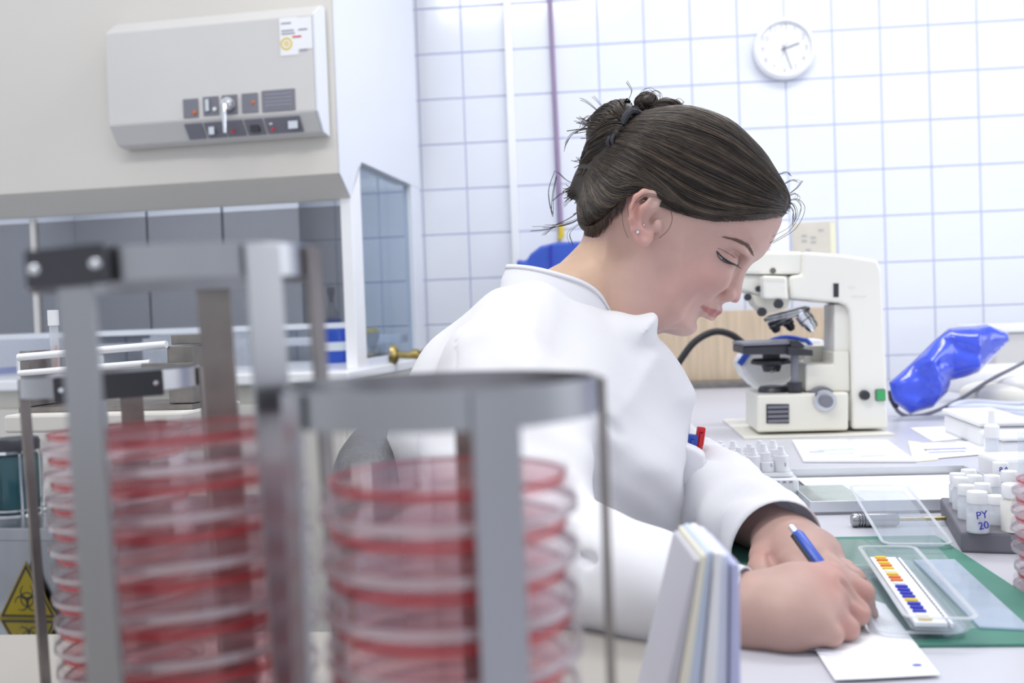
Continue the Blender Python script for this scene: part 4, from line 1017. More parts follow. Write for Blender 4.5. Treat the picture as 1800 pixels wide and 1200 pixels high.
# ================================================================== THE WOMAN
f4 = np.float32
class Vol:
    """signed distance volume in a local frame, meshed with surface nets"""
    def __init__(s, lo, hi, h):
        s.h = h; s.lo = np.array(lo, float); s.n = np.ceil((np.array(hi) - s.lo) / h).astype(int) + 1
        s.ax = [(s.lo[i] + h * np.arange(s.n[i])).astype(f4) for i in range(3)]
        s.F = np.full(tuple(s.n), 1.0, f4)
    def sl(s, c, reach):
        out = []
        for i in range(3):
            a = int(max(0, math.floor((c[i] - reach[i] - s.lo[i]) / s.h))); b = int(min(s.n[i], math.ceil((c[i] + reach[i] - s.lo[i]) / s.h) + 1)); out.append(slice(a, max(a, b)))
        return tuple(out)
    def grid(s, S): return np.meshgrid(s.ax[0][S[0]], s.ax[1][S[1]], s.ax[2][S[2]], indexing='ij', sparse=True)
    def put(s, S, d, k, op):
        A = s.F[S]
        if op == 'union':
            if k: hh = np.clip(.5 + .5 * (d - A) / k, 0, 1); A = d * (1 - hh) + A * hh - k * hh * (1 - hh)
            else: A = np.minimum(A, d)
        elif op == 'cut':
            d = -d
            if k: hh = np.clip(.5 - .5 * (d - A) / k, 0, 1); A = d * (1 - hh) + A * hh + k * hh * (1 - hh)
            else: A = np.maximum(A, d)
        elif op == 'clip':
            if k: hh = np.clip(.5 - .5 * (d - A) / k, 0, 1); A = d * (1 - hh) + A * hh + k * hh * (1 - hh)
            else: A = np.maximum(A, d)
        s.F[S] = A
    def capsule(s, a, b, ra, rb, k=.006, op='union', sq=(1, 1, 1)):
        a, b = np.array(a, float), np.array(b, float); m = max(ra, rb) * max(1 / min(sq), 1) + 3 * k + 3 * s.h
        S = s.sl((a + b) / 2, np.abs(b - a) / 2 + m); X, Y, Z = s.grid(S)
        d = b - a; L2 = max(d @ d, 1e-12)
        t = np.clip(((X - a[0]) * d[0] + (Y - a[1]) * d[1] + (Z - a[2]) * d[2]) / L2, 0, 1)
        q = np.sqrt(((X - a[0] - t * d[0]) * sq[0]) ** 2 + ((Y - a[1] - t * d[1]) * sq[1]) ** 2 + ((Z - a[2] - t * d[2]) * sq[2]) ** 2)
        s.put(S, (q - (ra + (rb - ra) * t)).astype(f4), k, op)
    def chain(s, pts, rs, k=.006, op='union', sq=(1, 1, 1)):
        for i in range(len(pts) - 1): s.capsule(pts[i], pts[i + 1], rs[i], rs[i + 1], k, op, sq)
    def ell(s, c, r, k=.006, op='union', rot=0.0):
        m = max(r) + 3 * k + 3 * s.h; S = s.sl(c, (m, m, m)); X, Y, Z = s.grid(S)
        x, y, z = X - c[0], Y - c[1], Z - c[2]
        if rot:
            cs, sn = math.cos(rot), math.sin(rot); x, z = x * cs + z * sn, -x * sn + z * cs
        k0 = np.sqrt((x / r[0]) ** 2 + (y / r[1]) ** 2 + (z / r[2]) ** 2); k1 = np.sqrt((x / r[0] ** 2) ** 2 + (y / r[1] ** 2) ** 2 + (z / r[2] ** 2) ** 2) + 1e-9
        s.put(S, (k0 * (k0 - 1) / k1).astype(f4), k, op)
    def poly_d(s, poly, S=None):
        S = S or (slice(None),) * 3; return polydist(poly, s.ax[0][S[0]], s.ax[2][S[2]])
    def inflate(s, poly, W, D, y0=0.0, k=.006, op='union', pw=2.0, margin=.03):
        """solid whose outline in the x-z plane is poly, swelling to half width W at a depth D inside it"""
        xs = [p[0] for p in poly]; zs = [p[1] for p in poly]
        c = ((min(xs) + max(xs)) / 2, y0, (min(zs) + max(zs)) / 2)
        S = s.sl(c, ((max(xs) - min(xs)) / 2 + margin, W + margin, (max(zs) - min(zs)) / 2 + margin))
        d = s.poly_d(poly, S)[:, None, :]; y = (s.ax[1][S[1]] - y0)[None, :, None]
        q = np.maximum(D - np.minimum(d, D), 0) / D
        v = ((q ** pw + (np.abs(y) / W) ** pw) ** (1 / pw) - 1) * min(W, D)
        s.put(S, v.astype(f4), k, op)
    def extrude_clip(s, poly, k=.006, op='clip', grow=0.0):
        d = -s.poly_d(poly)[:, None, :] - grow
        s.put((slice(None),) * 3, np.broadcast_to(d, s.F.shape).astype(f4), k, op)
    def mesh(s):
        F = s.F; h = s.h; n = np.array(F.shape)
        ins = F < 0; cnt = np.zeros(n - 1, np.int8)
        def cor(A, dx, dy, dz): return A[dx:dx + n[0] - 1, dy:dy + n[1] - 1, dz:dz + n[2] - 1]
        for dx in (0, 1):
            for dy in (0, 1):
                for dz in (0, 1): cnt += cor(ins, dx, dy, dz)
        act = (cnt > 0) & (cnt < 8); idx = np.full(n - 1, -1, np.int64); I = np.argwhere(act); idx[act] = np.arange(len(I))
        P = np.zeros((len(I), 3)); C = np.zeros(len(I))
        C8 = {(a, b, c): F[I[:, 0] + a, I[:, 1] + b, I[:, 2] + c].astype(float) for a in (0, 1) for b in (0, 1) for c in (0, 1)}
        for c0 in C8:
            for ax in range(3):
                if c0[ax]: continue
                c1 = list(c0); c1[ax] = 1; v0, v1 = C8[c0], C8[tuple(c1)]
                m = (v0 < 0) != (v1 < 0); t = np.where(m, v0 / np.where(m, v0 - v1, 1), 0)
                p = np.tile(np.array(c0, float), (len(I), 1)); p[:, ax] += t
                P += p * m[:, None]; C += m
        V = s.lo + (I + P / C[:, None]) * h
        faces = []
        for ax in range(3):
            o1, o2 = [(1, 2), (2, 0), (0, 1)][ax]
            A = np.moveaxis(ins, ax, 0); E = np.argwhere(np.moveaxis(A[:-1] != A[1:], 0, ax))
            E = E[(E[:, o1] > 0) & (E[:, o2] > 0) & (E[:, o1] < n[o1] - 1) & (E[:, o2] < n[o2] - 1)]
            def cell(d1, d2):
                q = E.copy(); q[:, o1] -= d1; q[:, o2] -= d2; return idx[q[:, 0], q[:, 1], q[:, 2]]
            Q = np.stack([cell(1, 1), cell(0, 1), cell(0, 0), cell(1, 0)], 1)
            fl = ins[E[:, 0], E[:, 1], E[:, 2]]
            Q = np.where(fl[:, None], Q, Q[:, ::-1]); faces.append(Q)
        Q = np.concatenate(faces); Q = Q[(Q >= 0).all(1)]
        return V, Q
def polydist(poly, ax, az):
    """signed distance to a polygon on a grid, positive inside"""
    X, Z = np.meshgrid(ax, az, indexing='ij'); D = np.full(X.shape, 9.0); ins = np.zeros(X.shape, bool); n = len(poly)
    for i in range(n):
        (x0, z0), (x1, z1) = poly[i], poly[(i + 1) % n]; dx, dz = x1 - x0, z1 - z0
        t = np.clip(((X - x0) * dx + (Z - z0) * dz) / max(dx * dx + dz * dz, 1e-12), 0, 1)
        D = np.minimum(D, (X - x0 - t * dx) ** 2 + (Z - z0 - t * dz) ** 2)
        c = ((z0 > Z) != (z1 > Z)) & (X < dx * (Z - z0) / (dz if abs(dz) > 1e-12 else 1e-12) + x0); ins ^= c
    D = np.sqrt(D); return np.where(ins, D, -D)
def smooth_poly(px, M, d=0.0, n=5):
    """closed spline through pixel points -> local (x, z)"""
    P = [Vector((a, b, 0)) for a, b in px]; m = len(P); out = []
    for i in range(m):
        a, b, c, d_ = P[i - 1], P[i], P[(i + 1) % m], P[(i + 2) % m]
        for k in range(n):
            t = k / n; q = .5 * ((2 * b) + (c - a) * t + (2 * a - 5 * b + 4 * c - d_) * t * t + (3 * b - a - 3 * c + d_) * t ** 3); out.append((q.x, q.y))
    return locs(M, out, d)
def np_mesh(name, V, Q):
    me = bpy.data.meshes.new(name); V = np.asarray(V, f4); Q = np.asarray(Q, np.int32)
    me.vertices.add(len(V)); me.vertices.foreach_set('co', V.ravel()); me.loops.add(Q.size); me.loops.foreach_set('vertex_index', Q.ravel())
    me.polygons.add(len(Q)); me.polygons.foreach_set('loop_start', np.arange(0, Q.size, Q.shape[1], dtype=np.int32)); me.polygons.foreach_set('loop_total', np.full(len(Q), Q.shape[1], np.int32))
    me.polygons.foreach_set('use_smooth', np.ones(len(Q), bool)); me.update(calc_edges=True); return me
def relax(V, Q, it=2, lam=.5):
    V = np.array(V)
    e = np.concatenate([Q[:, [0, 1]], Q[:, [1, 2]], Q[:, [2, 3]], Q[:, [3, 0]]]); n = len(V)
    for j in range(it):
        S = np.zeros_like(V); C = np.zeros(n)
        for c in range(3): S[:, c] = np.bincount(e[:, 0], V[e[:, 1], c], n) + np.bincount(e[:, 1], V[e[:, 0], c], n)
        C = np.bincount(e[:, 0], minlength=n) + np.bincount(e[:, 1], minlength=n)
        V = V + lam * (S / np.maximum(C, 1)[:, None] - V)
    return V

HD = frame(at(1180, 390, 1.20), R(9.1)); HI = HD.inverted()
def hp(px, py, y=0.0):
    x, z = loc(HD, px, py, y); return (x, y, z)
def h2(pts, n=4): return smooth_poly(pts, HD, 0, n)

# ---------------------------------------------------------------- head and neck
face = [(1366, 384), (1359, 403), (1350, 422), (1340, 439), (1331, 450), (1319, 460), (1309, 470), (1299, 484), (1288, 501), (1277, 518), (1269, 532), (1262, 541), (1252, 548), (1242, 556), (1233, 563), (1228, 570), (1226, 578), (1221, 585), (1211, 590), (1199, 591.5), (1181, 588), (1162, 582), (1146, 572),
        (1126, 548), (1112, 510), (1096, 470), (1070, 440), (1045, 410), (1034, 370), (1036, 318), (1060, 262), (1108, 220), (1178, 199), (1248, 209), (1308, 254), (1346, 303), (1364, 350)]
cranium = [(1365, 384), (1358, 403), (1349, 421), (1339, 437), (1326, 447), (1298, 452), (1250, 466), (1190, 486), (1130, 490), (1096, 465), (1070, 438), (1045, 410), (1034, 370), (1036, 318), (1060, 262), (1108, 220), (1178, 199), (1248, 209), (1308, 254), (1346, 303), (1363, 350)]
neck = [(1120, 430), (1150, 560), (1140, 600), (1090, 640), (1000, 640), (930, 580), (940, 510), (976, 471), (1008, 440), (1034, 408), (1060, 350)]
nose = [(1317, 460), (1311, 477), (1307, 492), (1304.5, 506), (1303, 518), (1300.5, 527), (1295, 532.5), (1287, 531.5), (1281, 529), (1271, 531), (1262, 524), (1272, 502), (1288, 478), (1304, 458)]
def build_head():
    v = Vol((-.19, -.105, -.185), (.155, .105, .15), .0017)
    v.inflate(h2(face), .0665, .098, k=0, pw=1.62)
    v.inflate(h2(cranium), .0715, .076, k=.020, pw=2.1)
    v.inflate(h2(neck), .056, .060, k=.016)
    v.inflate(h2(nose, 3), .0135, .0125, k=.007, pw=1.8)
    for s in (-1, 1):
        y = s * -1
        v.ell(hp(1300, 447, 0)[:1] + (-.026 * s * 1.0,) + hp(1298, 446)[2:], (.012, .022, .006), .012, rot=R(-35))                    # brow
        v.ell((hp(1283, 461)[0], -.033 * s, hp(1283, 461)[2]), (.014, .013, .011), .012, 'cut')                                      # socket
        v.ell((hp(1276, 457)[0], -.0305 * s, hp(1276, 457)[2]), (.0125, .0145, .0125), .004)                                            # lids over the eyeball
        v.ell((hp(1245, 486)[0], -.040 * s, hp(1245, 486)[2]), (.024, .014, .018), .022, rot=R(-25))                                  # cheek bone
        v.ell((hp(1278, 520)[0], -.0130 * s, hp(1277, 519)[2]), (.0095, .0066, .0085), .0028)                                          # nose wing
        v.ell((hp(1284, 530)[0], -.0072 * s, hp(1284, 530)[2]), (.0050, .0030, .0028), .0022, 'cut', rot=R(15))                        # nostril
        v.capsule((hp(1266, 521)[0], -.0185 * s, hp(1266, 512)[2]), (hp(1252, 536)[0], -.026 * s, hp(1252, 530)[2]), .0022, .0012, .006, 'cut')
        v.ell((hp(1150, 515)[0], -.043 * s, hp(1150, 520)[2]), (.030, .011, .034), .035, rot=R(20))                                    # jaw angle
        # lips
        up = [(1262, 545), (1254, 541), (1241, 537), (1226, 532)]; lo = [(1250, 555), (1244, 553), (1236, 547), (1226, 536)]
        ys = (-.0, -.010, -.018, -.0255)
        v.chain([(hp(a, b)[0], y_ * s, hp(a, b)[2]) for (a, b), y_ in zip(up, ys)], (.0052, .0054, .0044, .0015), .0035)
        v.chain([(hp(a, b)[0], y_ * s, hp(a, b)[2]) for (a, b), y_ in zip(lo, ys)], (.0056, .0058, .0044, .0012), .0035)
        ml = [(1258, 551.5), (1252, 549), (1243, 545), (1232, 538), (1222, 532)]
        v.chain([(hp(a, b)[0], y_ * s, hp(a, b)[2]) for (a, b), y_ in zip(ml, (0, -.010, -.0165, -.0230, -.0275))], (.0011, .0012, .0013, .0013, .0010), .0012, 'cut')
        v.ell((hp(1236, 566)[0], -.0 * s, hp(1236, 566)[2]), (.006, .016, .004), .006, 'cut', rot=R(-30))
        # ear
        def ep(px, py, y): x, z = loc(HD, px, py, -abs(y)); return (x, -abs(y) * s, z)
        plate = [ep(1150, 362, .074), ep(1128, 375, .079), ep(1130, 402, .079), ep(1140, 415, .077)]
        v.chain(plate, (.0075, .0085, .0075, .006), .006)
        v.chain([ep(1160, 352, .073), ep(1148, 341, .078), ep(1132, 338, .082), ep(1119, 347, .085), ep(1112, 365, .087), ep(1110, 385, .087), ep(1114, 404, .085), ep(1122, 418, .082)], (.0036, .0040, .0042, .0042, .0040, .0038, .0036, .0040), .0030)
        v.chain([ep(1122, 416, .082), ep(1132, 425, .080), ep(1140, 421, .077)], (.0052, .0062, .0045), .004)
        v.chain([ep(1142, 352, .082), ep(1130, 366, .0845), ep(1127, 385, .0845), ep(1133, 402, .083)], (.0030, .0034, .0032, .0030), .0030)
        v.ell(ep(1143, 388, .0865), (.0098, .0090, .0130), .003, 'cut')
        v.ell(ep(1120, 374, .0905), (.0026, .0062, .0140), .0025, 'cut')
        v.ell(ep(1156, 397, .0755), (.0055, .0050, .0080), .005)
    V, Q = v.mesh(); V = relax(V, Q, 1, .35); return V, Q
# ---------------------------------------------------------------- hands
def build_hand(pts, origin, hh=.0014, pad=.035):
    """pts: list of (kind, [(px, py, Y, r)], k)"""
    W = []
    for kind, ch, k, sq in pts: W.append((kind, [np.array(at(a, b, y)) - np.array(origin) for a, b, y, r in ch], [q[3] for q in ch], k, sq))
    allp = np.array([p for _, ps, _, _, _ in W for p in ps])
    v = Vol(allp.min(0) - pad, allp.max(0) + pad, hh)
    for kind, ps, rs, k, sq in W: v.chain(ps, rs, k, kind, sq)
    V, Q = v.mesh(); V = relax(V, Q, 1, .4); return V + np.array(origin), Q
U = (1, 1, 1)
right_hand = [
    ('union', [(1200, 1084, .775, .029), (1295, 1081, .752, .0245), (1345, 1073, .747, .0255)], .01, U),
    ('union', [(1330, 1062, .755, .0200), (1400, 1035, .762, .0165), (1456, 1013, .766, .0112)], .016, U),
    ('union', [(1330, 1070, .748, .0200), (1405, 1050, .748, .0175), (1464, 1036, .748, .0125)], .016, U),
    ('union', [(1330, 1080, .740, .0200), (1400, 1078, .732, .0175), (1456, 1074, .731, .0122)], .016, U),
    ('union', [(1330, 1088, .734, .0170), (1385, 1098, .722, .0150), (1438, 1101, .716, .0112)], .016, U),
    ('union', [(1456, 1013, .766, .0112), (1516, 1040, .762, .0085), (1524, 1078, .784, .0076), (1524, 1094, .792, .0060)], .0045, U),
    ('union', [(1464, 1036, .748, .0122), (1508, 1076, .744, .0090), (1508, 1096, .770, .0078), (1516, 1104, .782, .0060)], .0035, U),
    ('union', [(1456, 1074, .731, .0118), (1489, 1104, .726, .0086), (1486, 1107, .750, .0076), (1494, 1108, .762, .006)], .0035, U),
    ('union', [(1438, 1104, .716, .0110), (1462, 1116, .7125, .0080), (1462, 1113, .735, .0068), (1470, 1112, .745, .0055)], .0035, U),
    ('union', [(1345, 1055, .775, .0150), (1410, 1032, .800, .0130), (1468, 1040, .808, .0105), (1505, 1075, .800, .0080)], .010, U),
    ('cut', [(1478, 1024, .741, .0018), (1505, 1052, .738, .0016), (1522, 1066, .738, .001)], .005, U),
]
left_hand = [
    ('union', [(1300, 905, 1.06, .030), (1370, 940, .985, .0245), (1388, 955, .955, .024)], .01, U),
    ('union', [(1368, 955, .958, .0205), (1384, 975, .925, .014), (1390, 990, .905, .0108)], .018, U),
    ('union', [(1390, 955, .960, .0205), (1410, 972, .925, .015), (1418, 984, .900, .0112)], .018, U),
    ('union', [(1405, 957, .965, .0190), (1432, 970, .930, .014), (1444, 981, .905, .0108)], .018, U),
    ('union', [(1410, 960, .970, .0170), (1445, 974, .940, .0125), (1462, 985, .915, .0100)], .018, U),
    ('union', [(1390, 990, .905, .0105), (1425, 1018, .860, .0084), (1450, 1040, .838, .0072), (1466, 1052, .826, .006)], .005, U),
    ('union', [(1418, 984, .900, .0108), (1455, 1012, .855, .0086), (1484, 1034, .838, .0074), (1500, 1046, .828, .006)], .005, U),
    ('union', [(1444, 981, .905, .0105), (1478, 1006, .868, .0082), (1502, 1024, .850, .0070), (1515, 1034, .842, .006)], .005, U),
    ('union', [(1462, 985, .915, .0098), (1488, 1000, .888, .0074), (1505, 1012, .872, .0062), (1514, 1020, .866, .0055)], .005, U),
    ('union', [(1352, 952, .965, .0165), (1344, 978, .935, .0125), (1338, 1000, .915, .0108), (1342, 1022, .888, .0090), (1350, 1036, .872, .0070)], .009, U),
    ('cut', [(1352, 976, .915, .0016), (1358, 990, .900, .0018), (1362, 1002, .89, .0012)], .005, U),
]
# ---------------------------------------------------------------- torso and limbs under the clothes
def w3(px, py, Y): return np.array(at(px, py, Y))
SH_R, EL_R = w3(862, 640, 1.04), w3(965, 975, .865)
SH_L, EL_L = w3(985, 625, 1.36), w3(1225, 872, 1.17)
HIP = np.array((-.02, 1.19, .56))
def build_body():
    O = np.zeros(3)
    v = Vol((-.24, .68, .0), (.62, 1.52, 1.14), .006)
    v.chain([HIP, w3(900, 900, 1.19), w3(940, 680, 1.19), w3(990, 560, 1.195), w3(1050, 500, 1.2)], (.110, .098, .088, .050, .044), .04)
    v.capsule(w3(905, 665, 1.06), w3(960, 665, 1.32), .038, .038, .03)
    v.chain([SH_R + np.array((.01, .02, -.02)), EL_R, w3(1200, 1084, .775)], (.036, .034, .029), .02)
    v.chain([SH_L + np.array((.01, -.03, -.02)), EL_L, w3(1300, 905, 1.06)], (.036, .034, .029), .02)
    for s in (-1, 1):
        h = HIP + np.array((0.02, s * .085, -.03)); kn = np.array((.36, 1.17 + s * .12, .50)); an = np.array((.32, 1.16 + s * .13, .10))
        v.chain([h, kn, an, an + np.array((.10, 0, -.035))], (.080, .056, .038, .028), .03)
    return v.mesh()
person_V, person_Q, off = [], [], 0
HV, HQ_ = build_head()
Rm = np.array(HD.to_3x3()); Tm = np.array(HD.translation)
for V, Q in ((HV @ Rm.T + Tm, HQ_), build_body(), build_hand(right_hand, w3(1400, 1070, .745)), build_hand(left_hand, w3(1400, 970, .93))):
    person_V.append(V); person_Q.append(Q + off); off += len(V)
me = np_mesh('person', np.concatenate(person_V), np.concatenate(person_Q))
tmp = bpy.data.objects.new('tmp_body', me); COL.objects.link(tmp)
rm = tmp.modifiers.new('remesh', 'REMESH'); rm.mode = 'VOXEL'; rm.voxel_size = .0019; rm.use_smooth_shade = True
dg = bpy.context.evaluated_depsgraph_get(); me2 = bpy.data.meshes.new_from_object(tmp.evaluated_get(dg)); bpy.data.objects.remove(tmp); bpy.data.meshes.remove(me)
me2.name = 'person'
# skin tint: lips, cheeks, ears, knuckles, neck
N = len(me2.vertices); co = np.empty(N * 3, f4); me2.vertices.foreach_get('co', co); co = co.reshape(-1, 3)
Lc = (co - Tm) @ Rm
def blob(c, r, e=2.0):
    d = np.sqrt((((Lc - np.array(c)) / np.array(r)) ** 2).sum(1)); return np.exp(-d ** e)
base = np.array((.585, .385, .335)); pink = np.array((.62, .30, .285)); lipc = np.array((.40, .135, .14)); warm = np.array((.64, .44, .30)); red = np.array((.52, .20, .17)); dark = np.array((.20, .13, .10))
colr = np.tile(base, (N, 1)); colr[co[:, 2] < .88] = (.46, .30, .26)  # head lighter, hands darker in colour, offsetting stronger light on the hands
def mixin(c, w): global colr; colr = colr * (1 - w[:, None]) + c * w[:, None]
for s in (-1, 1):
    mixin(pink, .42 * blob((hp(1240, 492)[0], -.055 * s, hp(1240, 492)[2]), (.034, .035, .028)))
    mixin(pink, .18 * blob((hp(1185, 520)[0], -.06 * s, hp(1185, 520)[2]), (.034, .03, .034)))
    mixin(red, .60 * blob((hp(1118, 372)[0], -.087 * s, hp(1118, 372)[2]), (.014, .012, .035)))
    mixin(pink, .6 * blob((hp(1134, 424)[0], -.08 * s, hp(1134, 424)[2]), (.014, .012, .012)))
mixin(pink, .55 * blob(hp(1300, 525), (.014, .02, .014)))
mixin(warm, np.clip((hp(1115, 440)[0] - Lc[:, 0]) / .05, 0, 1) * (Lc[:, 2] > -.25) * (Lc[:, 2] < hp(1115, 425)[2]) * .8)
# lips as a band around the mouth line
mx = np.interp(Lc[:, 0], [hp(1222, 532)[0], hp(1232, 538)[0], hp(1243, 545)[0], hp(1252, 549)[0], hp(1262, 552)[0]], [hp(1222, 532)[2], hp(1232, 538)[2], hp(1243, 545)[2], hp(1252, 549)[2], hp(1262, 552)[2]])
dz = Lc[:, 2] - mx
half = np.interp(Lc[:, 0], [hp(1221, 532)[0], hp(1230, 537)[0], hp(1245, 545)[0], hp(1262, 550)[0]], [.0004, .0030, .0052, .0062])
on = (Lc[:, 0] > hp(1221, 532)[0]) & (Lc[:, 0] < hp(1268, 550)[0]) & (np.abs(Lc[:, 1]) < .03)
lw = np.clip((half * np.where(dz > 0, .85, 1.15) - np.abs(dz)) / .0012, 0, 1) * on
mixin(lipc, .80 * lw)
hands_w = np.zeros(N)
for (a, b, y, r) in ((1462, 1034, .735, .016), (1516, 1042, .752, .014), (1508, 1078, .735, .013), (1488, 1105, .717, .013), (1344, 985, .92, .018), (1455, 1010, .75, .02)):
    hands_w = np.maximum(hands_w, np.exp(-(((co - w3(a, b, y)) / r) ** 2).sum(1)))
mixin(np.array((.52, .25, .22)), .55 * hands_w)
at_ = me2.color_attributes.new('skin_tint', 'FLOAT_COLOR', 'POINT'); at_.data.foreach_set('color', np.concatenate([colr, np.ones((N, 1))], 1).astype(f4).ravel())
def skin_material():
    m = bpy.data.materials.new('skin'); n, l = nodes(m); b = n['Principled BSDF']
    a = n.new('ShaderNodeAttribute'); a.attribute_name = 'skin_tint'
    tc = n.new('ShaderNodeTexCoord'); nz = n.new('ShaderNodeTexNoise'); nz.inputs['Scale'].default_value = 45; nz.inputs['Detail'].default_value = 5; l.new(tc.outputs['Object'], nz.inputs['Vector'])
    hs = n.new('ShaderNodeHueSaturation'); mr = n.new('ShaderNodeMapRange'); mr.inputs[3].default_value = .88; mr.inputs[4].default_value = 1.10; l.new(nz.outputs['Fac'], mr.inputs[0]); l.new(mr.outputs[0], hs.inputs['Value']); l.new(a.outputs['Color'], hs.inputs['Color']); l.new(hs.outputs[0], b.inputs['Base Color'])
    b.inputs['Roughness'].default_value = .48; b.inputs['Specular IOR Level'].default_value = .35
    b.inputs['Subsurface Weight'].default_value = .25; b.inputs['Subsurface Radius'].default_value = (.010, .0035, .002); b.inputs['Subsurface Scale'].default_value = .6
    n2 = n.new('ShaderNodeTexNoise'); n2.inputs['Scale'].default_value = 700; l.new(tc.outputs['Object'], n2.inputs['Vector'])
    bp = n.new('ShaderNodeBump'); bp.inputs['Strength'].default_value = .10; bp.inputs['Distance'].default_value = .001; l.new(n2.outputs['Fac'], bp.inputs['Height']); l.new(bp.outputs[0], b.inputs['Normal'])
    return m
MATS['skin'] = skin_material()
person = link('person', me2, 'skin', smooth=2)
person['label'] = 'seated woman in white lab coat with dark pinned up hair, writing with a blue pen'; person['category'] = 'person'

# ---------------------------------------------------------------- hair
pm('hair_base', (.028, .020, .016), .45, var=.3, scale=60, stretch=(1, 1, 1))
pm('hair_dark', (.022, .016, .013), .38, var=.3, scale=80)
pm('hair_mid', (.060, .043, .032), .36, var=.3, scale=80)
pm('hair_light', (.115, .085, .060), .34, var=.3, scale=80)
hair_out = [(1389, 354), (1381, 330), (1363, 300), (1345, 272), (1322, 247), (1292, 219), (1262, 203), (1228, 192), (1195, 188), (1150, 194), (1105, 208), (1068, 245), (1036, 295), (1018, 345), (1014, 385), (1024, 412), (1050, 450), (1085, 510), (1130, 560), (1200, 570), (1260, 540), (1310, 480), (1350, 430), (1372, 396), (1386, 375)]
hair_reg = [(1392, 352), (1372, 300), (1330, 245), (1262, 195), (1190, 180), (1100, 200), (1050, 250), (1010, 330), (1008, 390), (1022, 408), (1040, 404), (1062, 392), (1088, 372), (1104, 348), (1122, 333), (1142, 331), (1158, 343), (1168, 362), (1182, 377), (1210, 388), (1245, 394), (1285, 393), (1330, 388), (1362, 381), (1372, 386), (1384, 376)]
HW, HDp = .0785, .074
hair_poly = h2(hair_out)
def build_hair():
    v = Vol((-.18, -.10, -.06), (.165, .10, .16), .0022)
    v.inflate(hair_poly, HW, HDp, k=0, pw=2.15)
    v.extrude_clip(h2(hair_reg), .010)
    # pinned bun and hanging tail
    def c(pts, rs, k=.006, y=0.0): v.chain([hp(a, b, yy) for a, b, yy in pts], rs, k)
    c([(1098, 206, -.018), (1078, 214, -.012), (1062, 236, -.010)], (.017, .022, .022))
    c([(1098, 206, .018), (1078, 214, .014), (1062, 236, .012)], (.016, .021, .020))
    c([(1070, 248, -.028), (1056, 268, -.016), (1046, 292, -.006)], (.020, .020, .017))
    c([(1046, 292, -.008), (1030, 318, -.008), (1014, 336, -.006), (1006, 340, -.006)], (.018, .015, .010, .006))
    c([(1044, 310, -.012), (1034, 345, -.014), (1030, 366, -.010)], (.019, .014, .007))
    c([(1060, 300, .02), (1042, 330, .02)], (.022, .012))
    c([(1136, 182, -.006), (1138, 178, -.010)], (.0115, .0095), .002)
    c([(1152, 194, -.006), (1170, 184, -.008), (1186, 186, -.006)], (.007, .0085, .0065), .003)
    V, Q = v.mesh(); return relax(V, Q, 2, .5), Q
V, Q = build_hair()
hair = link('hair', np_mesh('hair', V, Q), 'hair_base', person, HD, smooth=2); hair.parent = person
# surface height of the hair cap for laying strands on it
gx = np.arange(-.18, .17, .002); gz = np.arange(-.08, .17, .002); gd = polydist(hair_poly, gx, gz)
def cap_h(x, z):
    i = min(max((x + .18) / .002, 0), len(gx) - 1.001); j = min(max((z + .08) / .002, 0), len(gz) - 1.001); a, b = int(i), int(j); u, w_ = i - a, j - b
    d = gd[a, b] * (1 - u) * (1 - w_) + gd[a + 1, b] * u * (1 - w_) + gd[a, b + 1] * (1 - u) * w_ + gd[a + 1, b + 1] * u * w_
    q = max(HDp - min(d, HDp), 0) / HDp
    return HW * max(0, 1 - q ** 2.15) ** (1 / 2.15) if d > 0 else 0.0
guides = [
    [(1387, 350), (1364, 303), (1322, 251), (1262, 207), (1200, 191), (1150, 196), (1108, 210)],
    [(1387, 356), (1352, 308), (1295, 255), (1240, 225), (1190, 212), (1140, 212), (1100, 218)],
    [(1387, 362), (1340, 320), (1275, 275), (1215, 250), (1160, 238), (1120, 232), (1092, 232)],
    [(1386, 368), (1330, 348), (1265, 318), (1200, 288), (1150, 265), (1110, 250), (1082, 245)],
    [(1384, 373), (1330, 372), (1268, 360), (1205, 330), (1150, 300), (1105, 275), (1076, 262)],
    [(1370, 379), (1325, 386), (1270, 390), (1210, 376), (1160, 335), (1110, 300), (1070, 280)],
    [(1240, 392), (1205, 384), (1176, 366), (1150, 334), (1115, 318), (1085, 305), (1060, 290)],
    [(1170, 360), (1150, 338), (1125, 332), (1100, 338), (1080, 330), (1062, 315), (1048, 300)],
    [(1104, 350), (1092, 362), (1078, 362), (1064, 350), (1054, 335), (1046, 322), (1040, 310)],
    [(1070, 386), (1058, 384), (1046, 372), (1038, 356), (1034, 342), (1032, 330), (1032, 318)],
    [(1030, 404), (1024, 392), (1019, 374), (1018, 358), (1019, 346), (1022, 334), (1026, 322)]]
def gspline(g, n=4): return [(p.x, p.y) for p in spline([Vector((a, b, 0)) for a, b in g], n)]
GS = np.array([gspline(g) for g in guides])
def strand(s, side, jit, lift, rad):
    k = min(int(s), len(guides) - 2); u = s - k; P = GS[k] * (1 - u) + GS[k + 1] * u; out = []; ph = random.uniform(0, 6); am = random.uniform(0, 2.2)
    i0 = random.randint(0, 5); i1 = len(P) - random.randint(0, 4)
    for i in range(i0, i1):
        a, b = P[i]; t = i / len(P); a += jit * math.sin(ph + 3 * t) + am * math.sin(ph * 2 + 9 * t); b += jit * math.cos(ph * 1.7 + 2.4 * t) + am * .7 * math.sin(ph + 8 * t)
        x, z = loc(HD, a, b, 0); h = cap_h(x, z); sgn = side
        if h < .004: continue
        out.append((x, -side * (h + lift + .0006 * math.sin(ph + 7 * t)), z))
    return out
mbs = {'hair_dark': MB(), 'hair_mid': MB(), 'hair_light': MB()}
